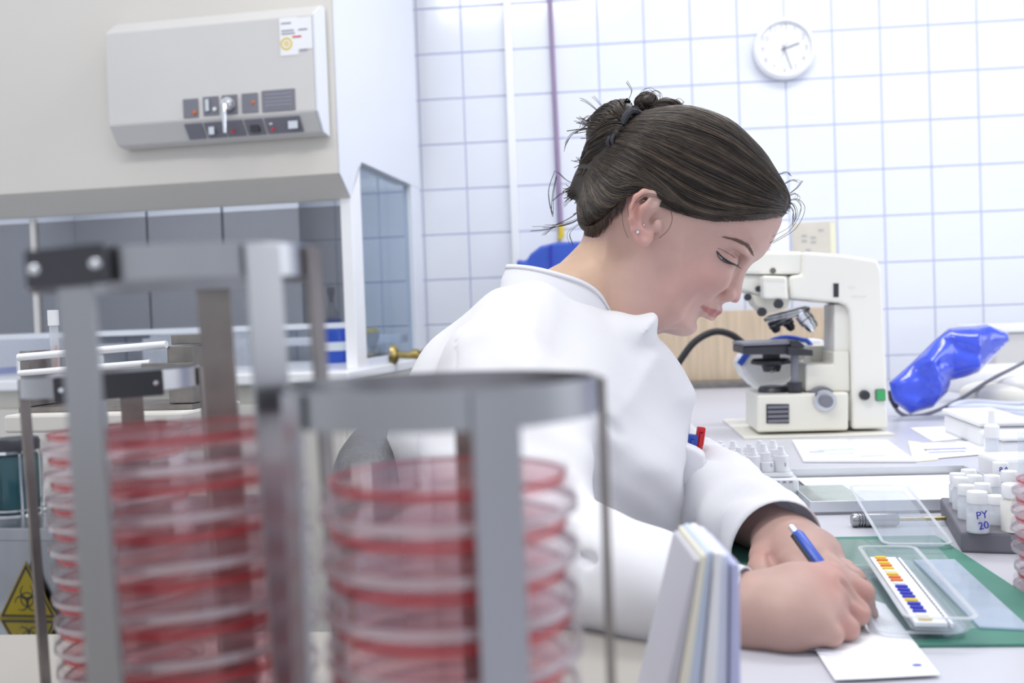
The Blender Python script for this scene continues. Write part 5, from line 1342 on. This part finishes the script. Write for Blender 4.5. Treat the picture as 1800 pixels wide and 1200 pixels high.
for i in range(2600):
    s = random.uniform(0, len(guides) - 1.001); side = 1 if i < 2000 else -1
    st_ = strand(s, side, 3.0, random.uniform(-.0006, .0014), 0)
    if len(st_) < 5: continue
    r = random.uniform(.00025, .00055); n_ = len(st_)
    clump = math.sin(s * 9.0) + .8 * math.sin(s * 23.0 + 1); tone = clump + random.gauss(0, .8)
    key = 'hair_light' if tone > 1.35 else 'hair_mid' if tone > -.2 else 'hair_dark'
    mbs[key].tube(st_, [r * (.4 + .6 * math.sin(PI * (j + .5) / n_)) for j in range(n_)], 4, caps=False)
def lobe(center_pts, rad, count, spread, turns, key0='hair_dark'):
    """strands wound over a lock of hair"""
    C = spline([Vector(hp(a, b, y)) for a, b, y in center_pts], 5); n_ = len(C)
    for i in range(count):
        ph = random.uniform(0, 2 * PI); tw = turns * random.uniform(.6, 1.3); out = []
        for j, c in enumerate(C):
            t = j / (n_ - 1); r_ = rad[0] + (rad[1] - rad[0]) * t; r_ *= 1.05 + spread * random.random() * .2
            tg = (C[min(j + 1, n_ - 1)] - C[max(j - 1, 0)]).normalized(); a = tg.cross(Vector((0, 1, 0))).normalized(); b = tg.cross(a)
            q = ph + tw * t * 2 * PI; out.append(c + (a * math.cos(q) + b * math.sin(q)) * r_)
        if random.random() < .5: out += [out[-1] + (out[-1] - out[-2]) * random.uniform(.5, 2.5) + Vector((random.gauss(0, .004), random.gauss(0, .004), random.gauss(0, .004)))]
        k = random.choice(('hair_dark', 'hair_dark', 'hair_mid', 'hair_mid', 'hair_light' if random.random() < .4 else 'hair_mid'))
        mbs[k].tube(out, random.uniform(.0003, .0006), 4, caps=False)
lobe([(1108, 204, -.022), (1080, 212, -.016), (1058, 236, -.012)], (.019, .023), 170, .3, .5)
lobe([(1104, 206, .016), (1078, 212, .012), (1060, 236, .010)], (.018, .021), 90, .3, .5)
lobe([(1092, 226, -.030), (1074, 242, -.030), (1056, 268, -.018), (1046, 292, -.008)], (.021, .018), 130, .3, .3)
lobe([(1048, 290, -.008), (1030, 318, -.008), (1010, 338, -.006)], (.0185, .008), 130, .4, .2)
lobe([(1046, 305, -.012), (1036, 345, -.014), (1030, 366, -.010)], (.019, .008), 110, .4, .2)
lobe([(1130, 190, -.008), (1124, 180, -.010), (1134, 170, -.010), (1147, 174, -.010), (1146, 186, -.010)], (.006, .005), 70, .5, .8)
lobe([(1148, 195, -.006), (1168, 185, -.010), (1186, 186, -.006), (1195, 190, -.004)], (.0085, .005), 70, .4, .4)
# loose fly-away hairs
fly = [[(1048, 232), (1030, 228), (1012, 232), (998, 245), (991, 265)], [(1047, 230), (1026, 226), (1006, 234), (994, 252)], [(1042, 240), (1032, 255), (1029, 272), (1034, 288)], [(1040, 248), (1033, 262), (1034, 282)],
       [(1010, 322), (995, 315), (984, 304), (977, 298)], [(1035, 372), (1010, 388), (985, 396), (960, 402), (935, 404)], [(1032, 376), (1005, 392), (980, 398), (955, 400)], [(1020, 370), (1000, 385), (975, 398), (955, 415)],
       [(1008, 330), (985, 340), (970, 352)], [(1040, 382), (1015, 395), (1000, 410), (1005, 430)], [(975, 300), (965, 330), (966, 355), (972, 378)], [(978, 310), (972, 340), (970, 375)],
       [(1060, 205), (1045, 190), (1030, 178), (1018, 172)], [(1065, 195), (1052, 180), (1042, 170)], [(1090, 190), (1105, 175), (1112, 158), (1104, 142)], [(1136, 172), (1150, 160), (1160, 164), (1162, 178)], [(1126, 172), (1130, 160), (1142, 156), (1155, 165)],
       [(1180, 180), (1192, 174), (1200, 182)], [(1388, 340), (1400, 330), (1408, 318)], [(1388, 352), (1402, 350), (1412, 362), (1408, 380), (1395, 400), (1378, 412), (1352, 426)], [(1389, 356), (1396, 362), (1400, 376), (1394, 395)], [(1388, 362), (1394, 372), (1392, 388)],
       [(1380, 322), (1392, 316), (1402, 318)], [(1370, 306), (1382, 302), (1390, 308)], [(1386, 345), (1398, 342), (1404, 348), (1400, 356)], [(1176, 362), (1180, 385), (1172, 405), (1155, 420)], [(1100, 350), (1094, 372), (1096, 395), (1104, 415)], [(1108, 346), (1102, 360), (1104, 380)],
       [(1050, 215), (1036, 205), (1028, 210), (1024, 222)], [(1022, 345), (1004, 350), (990, 362)], [(1165, 352), (1150, 344), (1128, 346), (1112, 362)]]
for g in fly:
    for c in range(3):
        jx, jy = random.gauss(0, 1.6), random.gauss(0, 1.6); y = random.uniform(-.014, -.002)
        if c and g[0] in ((1176, 362), (1100, 350), (1108, 346)): continue
        if g[0] in ((1176, 362), (1100, 350), (1108, 346), (1165, 352)): y = -.090 if c else -.091
        pts_ = [Vector(hp(a + jx * (.3 + j * .5), b + jy * (.3 + j * .5), y - .001 * j)) for j, (a, b) in enumerate(g)]
        mbs['hair_dark'].tube(spline(pts_, 5), random.uniform(.00018, .00032), 4, caps=False)
# short wisps that soften the hairline
edge = [(1366, 380), (1330, 388), (1285, 393), (1245, 394), (1210, 388), (1182, 377), (1168, 362)]
for i in range(420):
    t = random.random(); a = np.interp(t, np.linspace(0, 1, 7), [q[0] for q in edge]); b = np.interp(t, np.linspace(0, 1, 7), [q[1] for q in edge]); out = []
    for j in range(6):
        u = j / 5; px_, py_ = a + 14 - 40 * u + random.gauss(0, .6), b - 3 - 11 * u + random.uniform(-1.2, 1.2)
        x, z = loc(HD, px_, py_, -.06); out.append((x, -max(cap_h(x, z) - .0055 + .0052 * u, .002), z))
    mbs[random.choice(('hair_dark', 'hair_mid', 'hair_mid'))].tube(out, [.0001, .00025, .0003, .0003, .0003, .0002], 4, caps=False)
for i in range(260):
    t = random.random(); a = np.interp(t, [0, .3, .7, 1], [1022, 1040, 1066, 1100]); b = np.interp(t, [0, .3, .7, 1], [404, 404, 390, 356]); ln = random.uniform(6, 20); out = []
    for j in range(5):
        u = j / 4; px_, py_ = a + 3 - ln * .35 * u + random.gauss(0, .5), b - 8 + (ln + 8) * u
        x, z = loc(HD, px_, py_, -.055); out.append((x, -max(cap_h(x, z) + .0006 - .007 * u, .004), z))
    mbs[random.choice(('hair_dark', 'hair_mid'))].tube(out, [.0003, .0003, .00025, .0002, .0001], 4, caps=False)
for k, m in mbs.items():
    o = link('hair_strands', m.mesh('hair_strands'), k, hair, smooth=2); o['kind'] = 'stuff'
# claw clip
clip = MB()
for dy in (-.022, .0):
    clip.tube(spline([hp(1128, 205, dy - .010), hp(1118, 196, dy - .018), hp(1108, 196, dy - .022), hp(1100, 206, dy - .024), hp(1094, 222, dy - .024)], 5), [.0045] * 20 + [.002], 8)
part('hair_clip', clip.tube([hp(1116, 193, -.042), hp(1117, 193, -.006)], .0055, 10), 'dark_plastic', hair, smooth=1, label='shiny black claw clip')
part('hair_clip_teeth', MB().tube(spline([hp(1073, 240, -.050), hp(1068, 250, -.050), hp(1072, 262, -.048)], 4), .0028, 8).tube(spline([hp(1080, 236, -.050), hp(1076, 248, -.052), hp(1080, 258, -.050)], 4), .0026, 8), 'dark_plastic', hair, smooth=1)

# ---------------------------------------------------------------- eye, brow, lashes, earrings
bvh_me = me2
from mathutils.bvhtree import BVHTree
bm_ = bmesh.new(); bm_.from_mesh(me2); BV = BVHTree.FromBMesh(bm_)
def on_skin(px, py, lift=0.0):
    """first point of the body surface seen along a pixel ray, lifted off the skin"""
    d = ray(px, py).normalized(); o_, nrm, i_, dist = BV.ray_cast(CAM, d)
    return (o_ + nrm * lift) if o_ is not None else at(px, py, 1.15)
pm('brow_hair', (.15, .095, .075), .6, var=.3); pm('lash', (.035, .028, .028), .5, var=.2); pm('iris', (.11, .13, .17), .25, var=.3, scale=300); pm('eye_white', (.55, .52, .52), .25, var=.05)
mb = MB()
for i in range(150):
    t = random.random(); a = np.interp(t, [0, .45, .8, 1], [1276, 1300, 1317, 1324]); b = np.interp(t, [0, .45, .8, 1], [417, 424, 434, 447]); th = np.interp(t, [0, .5, 1], [1.0, 3.6, 4.2])
    a += random.gauss(0, .6); b += random.uniform(-th, th) * .8; dx, dy = np.interp(t, [0, .5, 1], [-7, -7, -5]), np.interp(t, [0, .5, 1], [-1.5, -4.0, -8])
    p = [on_skin(a + dx * q, b + dy * q, .0004 + .0004 * q) for q in (0, .5, 1)]
    mb.tube(p, [.00026, .00022, .0001], 4, caps=False)
o = part('eyebrow', mb, 'brow_hair', person); 
lid = [(1259.5, 441), (1264, 446), (1270, 452), (1277, 457), (1284, 461), (1291, 464), (1297, 466)]
mb = MB().tube(spline([on_skin(a, b, .0006) for a, b in lid], 4), .00065, 6)
for i in range(60):
    t = random.random(); a = np.interp(t, np.linspace(0, 1, 7), [q[0] for q in lid]); b = np.interp(t, np.linspace(0, 1, 7), [q[1] for q in lid]); p0 = on_skin(a, b, .0006)
    dpx, dpy = np.interp(t, [0, .5, 1], [-3, 3, 7]), np.interp(t, [0, .5, 1], [5, 7, 3]); p1 = on_skin(a + dpx * .5, b + dpy * .5, .003); p2 = on_skin(a + dpx, b + dpy, .005)
    mb.tube([p0, p1, p2], [.0003, .00024, .0001], 4, caps=False)
part('eyelashes', mb, 'lash', person)
cr = [(1262, 436), (1272, 440), (1282, 446), (1292, 453), (1298, 460)]
part('lid_crease', MB().tube(spline([on_skin(a, b, .0001) for a, b in cr], 4), .00045, 6), pm('crease', (.30, .17, .14), .6), person)
lo_ = [(1260, 442), (1263, 451), (1269, 458), (1277, 462), (1286, 464), (1294, 466)]
def patch(top, bot, lift, n=10):
    P = []; mb_ = MB()
    for r_ in range(4):
        for i in range(n):
            t = i / (n - 1); A = [np.interp(t, np.linspace(0, 1, len(top)), [q[c] for q in top]) for c in (0, 1)]; B = [np.interp(t, np.linspace(0, 1, len(bot)), [q[c] for q in bot]) for c in (0, 1)]; w_ = r_ / 3
            P.append(on_skin(A[0] * (1 - w_) + B[0] * w_, A[1] * (1 - w_) + B[1] * w_, lift))
    return mb_.add(P, [(r_ * n + i, r_ * n + i + 1, (r_ + 1) * n + i + 1, (r_ + 1) * n + i) for r_ in range(3) for i in range(n - 1)])
ey = part('eye', patch(lid, lo_, .0003), 'eye_white', person, smooth=2)
part('iris', patch([(1270, 451), (1277, 456), (1284, 460)], [(1269, 457), (1276, 461), (1284, 463)], .00055, 6), 'iris', ey, smooth=2)
part('lower_lashes', MB().tube(spline([on_skin(a, b, .0003) for a, b in lo_], 4), .00045, 6), 'lash', person)
# far side lashes just beyond the bridge of the nose
mb = MB()
for i in range(8):
    x0_ = hp(1318, 459, .030); x1_ = (x0_[0] + .006 + .0006 * i, .031 + .001 * i, x0_[2] - .0012 + .0006 * i); mb.tube([x0_, x1_], [.0005, .0002], 4)
o = part('far_eyelashes', mb, 'lash', person, M=HD)
for (px, py, r) in ((1121, 408, .0022), (1134, 352, .0019), (1131, 396, .0013)):
    c = on_skin(px, py, .0008); mb = MB().lathe([(0, r), (r * .7, r * .7), (r, 0), (r * .7, -r * .7), (0, -r)], 12, Matrix.Translation(c)); part('earring', mb, 'chrome', person, smooth=1)

# ---------------------------------------------------------------- lab coat
def coat_material():
    m = pm('coat', (.90, .905, .94), .75, var=.012, scale=12, bump=.12, bscale=900); n, l = nodes(m)
    tl = n.new('ShaderNodeBsdfTranslucent'); tl.inputs[0].default_value = (.86, .85, .92, 1); mx = n.new('ShaderNodeMixShader'); mx.inputs[0].default_value = .22
    l.new(n['Principled BSDF'].outputs[0], mx.inputs[1]); l.new(tl.outputs[0], mx.inputs[2]); l.new(mx.outputs[0], n['Material Output'].inputs[0])
coat_material()
CF = frame((0, 1.18, 0), 0)
def c2(pts, y=0.0, n=4): return smooth_poly(pts, CF, y, n)
torso = [(975, 500), (900, 512), (868, 520), (830, 547), (790, 580), (758, 614), (733, 660), (704, 720), (684, 775), (674, 840), (680, 950), (700, 1100), (720, 1300), (1000, 1330), (1150, 1300), (1185, 1180), (1190, 1060), (1198, 940), (1208, 850), (1219, 795), (1215, 752), (1205, 720), (1197, 690), (1186, 648), (1168, 610), (1150, 590), (1110, 575), (1040, 540)]
lapel = [(1000, 640), (1040, 580), (1072, 549), (1108, 550), (1141, 550), (1150, 590), (1170, 615), (1190, 665), (1200, 700), (1150, 760), (1060, 740)]
def wrinkle(X, Y, Z):
    a = np.sin(38 * (X * .8 + Z * .55) + 3.0 * np.sin(9 * Z + 4 * Y)); b = np.sin(61 * (X * .35 - Z * .8 + Y * .4) + 2.5 * np.sin(13 * X)); c = np.sin(27 * (Y * .9 + Z * .5) + 2 * np.sin(7 * X + 5 * Z))
    return (1.5 * a * a * np.sign(a) + 1.2 * b + 1.3 * c) * .0034
def local(p): q = np.array(p, float).copy(); q[1] -= 1.18; return q
def build_coat():
    v = Vol((-.23, -.50, .30), (.38, .30, 1.08), .0036)
    v.inflate(c2(torso), .195, .15, .01, k=0, pw=2.2)
    v.inflate(c2(lapel), .105, .055, 0, k=.010, pw=2.6)
    ch = [w3(862, 655, 1.04), w3(885, 760, 1.00), w3(915, 880, .93), w3(958, 975, .868)]
    v.chain([local(p) for p in ch], (.066, .068, .066, .060), .035)
    fa = [w3(958, 975, .868), w3(1040, 1010, .835), w3(1150, 1040, .795), w3(1240, 1068, .765)]
    v.chain([local(p) for p in fa], (.060, .055, .046, .040), .02)
    v.chain([local(p) for p in (w3(990, 640, 1.34), w3(1090, 750, 1.30), w3(1215, 862, 1.185))], (.066, .064, .058), .03)
    # lap of the coat over the thighs
    for s in (-1, 1): v.capsule((-.02, s * .09, .56), (.28, .0 + s * .12, .545), .095, .080, .04)
    X, Y, Z = v.grid((slice(None),) * 3)
    v.F += wrinkle(X, Y, Z).astype(f4)
    # creases: elbow, armpit, front edge, shoulder seam
    def crease(pts, r, k): v.chain([local(p) for p in pts], [r] * len(pts), k, 'cut')
    crease([w3(993, 735, 1.005), w3(989, 790, .985), w3(985, 850, .975)], .003, .012)
    crease([w3(1000, 960, .795), w3(1040, 985, .775), w3(1090, 1000, .765)], .002, .010)
    crease([w3(815, 565, 1.06), w3(808, 610, 1.01), w3(806, 655, .985)], .0012, .006)
    crease([w3(960, 660, 1.0), w3(1000, 700, 1.0), w3(1090, 760, 1.0)], .002, .012)
    crease([w3(1188, 770, 1.12), w3(1190, 840, 1.11), w3(1186, 900, 1.11)], .0015, .006)
    V, Q = v.mesh(); V = relax(V, Q, 3, .5); V[:, 1] += 1.18; return V, Q
V, Q = build_coat()
coat = link('lab_coat', np_mesh('lab_coat', V, Q), 'coat', person, smooth=2)
coat['label'] = 'white cotton lab coat'
def loft(name, rings, parent, mat='coat', thick=.0016, closed=False, smooth=2):
    n_ = len(rings[0]); mb_ = MB()
    mb_.add([p for r_ in rings for p in r_], [(i * n_ + j, i * n_ + (j + 1) % n_, (i + 1) * n_ + (j + 1) % n_, (i + 1) * n_ + j) for i in range(len(rings) - 1) for j in range(n_ if closed else n_ - 1)])
    o_ = part(name, mb_, mat, parent, smooth=smooth); s_ = o_.modifiers.new('thickness', 'SOLIDIFY'); s_.thickness = thick; s_.offset = 0; return o_
def sleeve(name, path, rads, tilt=0.0, seg=40, wr=.0022, flat=1.0):
    C = spline([Vector(p) for p in path], 7); n_ = len(C); rs = np.interp(np.linspace(0, 1, n_), np.linspace(0, 1, len(rads)), rads); rings = []; ref = Vector((0, 0, 1))
    for i, c in enumerate(C):
        t = (C[min(i + 1, n_ - 1)] - C[max(i - 1, 0)]).normalized(); a = (ref - t * ref.dot(t)).normalized(); b = t.cross(a); ring = []
        for k in range(seg):
            q = 2 * PI * k / seg; w_ = wr * (math.sin(i * .95 + 2.2 * math.sin(q * 1.0) + 1.1 * math.sin(2 * q)) + .5 * math.sin(5 * q + i * .4)) * (1 if i < n_ - 3 else .25)
            ring.append(c + (a * math.cos(q) * flat + b * math.sin(q)) * (rs[i] + w_) + t * (tilt * math.cos(q) * (i / (n_ - 1)) ** 3))
        rings.append(ring)
    return loft(name, rings, coat, closed=True)
sleeve('left_sleeve', wr=.0036, path=[w3(1190, 840, 1.21), w3(1232, 872, 1.165), w3(1285, 902, 1.085), w3(1330, 932, 1.02), w3(1366, 958, .965)], rads=(.060, .062, .058, .052, .048, .0465), tilt=.012)
sleeve('right_cuff', [w3(1150, 1040, .795), w3(1200, 1056, .780), w3(1250, 1070, .765), w3(1303, 1081, .752)], (.046, .043, .040, .036), wr=.0012)
# stand-up collar
def collar():
    top = [(893, 468, .0), (915, 468, -.035), (945, 472, -.060), (985, 482, -.072), (1025, 496, -.070), (1052, 515, -.060), (1068, 540, -.045), (1074, 552, -.030)]
    mid = [(882, 492, .0), (900, 495, -.040), (935, 508, -.072), (980, 528, -.084), (1020, 548, -.083), (1048, 562, -.073), (1068, 572, -.058), (1080, 580, -.040)]
    bot = [(880, 514, .0), (890, 524, -.045), (922, 548, -.080), (965, 576, -.094), (1008, 598, -.095), (1042, 612, -.088), (1068, 618, -.074), (1084, 618, -.055)]
    rows = []
    for src in (bot, mid, top):
        near = [Vector(at(a, b, 1.19 + y)) for a, b, y in src]
        far = [Vector((p.x, 2 * 1.19 - p.y, p.z)) for p in near[1:]]
        full = list(reversed(far)) + near
        rows.append(spline(full, 5))
    rr_ = []
    for u in np.linspace(0, 2, 9):
        k = min(int(u), 1); w_ = u - k; rr_.append([a * (1 - w_) + b * w_ for a, b in zip(rows[k], rows[k + 1])])
    # fold the top edge over to the outside
    last = rr_[-1]; c = sum(last, Vector()) / len(last)
    rr_.append([p + (p - c).normalized() * .0016 + Vector((0, 0, .0006)) for p in last]); rr_.append([p + (p - c).normalized() * .0032 - Vector((0, 0, .004)) for p in last])
    return rr_
loft('collar', collar(), coat, thick=.0022)
# breast pocket with pens
def coat_pt(px, py, lift=0.0):
    d = ray(px, py).normalized(); o_, nrm, i_, dist = CBV.ray_cast(CAM, d); return (o_ + nrm * lift) if o_ is not None else at(px, py, 1.13)
bmc = bmesh.new(); bmc.from_mesh(coat.data); CBV = BVHTree.FromBMesh(bmc)
pk = [(1192, 781), (1207, 783), (1222, 789), (1238, 799), (1240, 815), (1238, 835), (1228, 852), (1210, 858), (1192, 850), (1188, 815)]
YP = 1.125
Mp = frame((0, YP, 0), R(12))
part('breast_pocket', MB().prism(locs(Mp, pk), 0, .030), 'coat', coat, bevel=.004, seg=3, M=Mp)
def pen(name, label, M, length, r, col, clip_col='steel_bright', cap=.0, click=True):
    t = thing(name, label, 'pen', M)
    part('barrel', MB().lathe([(0, .012), (r, .014), (r, length * .55), (r * 1.06, length * .56), (r * 1.06, length * .9), (r * .8, length * .93), (0, length * .93)], 16), col, t, smooth=1)
    part('tip', MB().lathe([(0, 0), (.0006, .0), (.0012, .004), (r * .9, .0118), (0, .0118)], 12), 'steel_bright', t, smooth=1)
    if click: part('button', MB().lathe([(0, length * .931), (r * .55, length * .931), (r * .55, length), (0, length)], 12), 'steel_bright', t, smooth=1)
    part('clip', MB().box(-.0016, .0016, -r - .0032, -r - .0018, length * .60, length * .90).box(-.0016, .0016, -r - .0032, -r * .6, length * .87, length * .90), clip_col, t, bevel=.0004)
    return t
def aim(p0, p1, roll=0.0):
    z = (p1 - p0).normalized(); x = z.cross(Vector((0, 1, 0))).normalized(); y = z.cross(x)
    M = Matrix(((x.x, y.x, z.x, p0.x), (x.y, y.y, z.y, p0.y), (x.z, y.z, z.z, p0.z), (0, 0, 0, 1))); return M @ Matrix.Rotation(roll, 4, 'Z')
tip = tab(1528, 1112, TZ + .0030); top_ = at(1391, 925, .832)
L_ = (top_ - tip).length
pen('ballpoint_pen', 'blue ballpoint pen held in the writing hand', aim(tip, top_, R(140)), L_, .0052, 'blue_plastic', 'dark_plastic')
p0, p1 = at(1207, 830, YP + .008), at(1217, 763, YP + .008)
t = pen('pocket_pen', 'blue pen with square clip in the breast pocket', aim(p0, p1, R(180)), (p1 - p0).length, .0052, 'blue_plastic', 'blue_plastic', click=False)
part('cap_block', MB().box(-.0062, .0062, -.0052, .0052, (p1 - p0).length * .72, (p1 - p0).length * 1.0), 'blue_plastic', t, bevel=.001)
p0, p1 = at(1222, 830, YP + .010), at(1233, 750, YP + .010)
t = pen('pocket_pen', 'red pen clipped beside the blue one in the breast pocket', aim(p0, p1, R(180)), (p1 - p0).length, .0046, 'red_plastic', 'red_plastic', click=False)
part('cap_block', MB().box(-.0046, .0046, -.0046, .0046, (p1 - p0).length * .6, (p1 - p0).length * 1.0), 'red_plastic', t, bevel=.0015)
# trousers and shoes under the bench
pm('trousers', (.10, .12, .18), .8, var=.1, bump=.1, bscale=300); pm('shoe', (.75, .75, .76), .5)
def build_legs():
    v = Vol((-.20, .92, .05), (.55, 1.45, .68), .007)
    for s in (-1, 1):
        h = HIP + np.array((0.02, s * .085, -.03)); kn = np.array((.36, 1.17 + s * .12, .50)); an = np.array((.32, 1.16 + s * .13, .12)); v.chain([h, kn, an], (.088, .066, .052), .03)
    v.ell(HIP, (.13, .17, .08), .03)
    return v.mesh()
V, Q = build_legs(); link('trousers', np_mesh('trousers', V, Q), 'trousers', person, smooth=2)
for s in (-1, 1):
    an = np.array((.32, 1.16 + s * .13, 0)); v = Vol(an + np.array((-.09, -.07, -.01)), an + np.array((.22, .07, .14)), .004)
    v.chain([an + np.array((-.02, 0, .045)), an + np.array((.08, 0, .04)), an + np.array((.15, 0, .032))], (.042, .040, .032), .02); v.chain([an + np.array((0, 0, .05)), an + np.array((0, 0, .10))], (.044, .042), .02)
    X, Y, Z = v.grid((slice(None),) * 3); v.put((slice(None),) * 3, np.broadcast_to(.002 - Z, v.F.shape).astype(f4), .004, 'clip')
    V, Q = v.mesh(); link('shoe', np_mesh('shoe', V, Q), 'shoe', person, smooth=2)
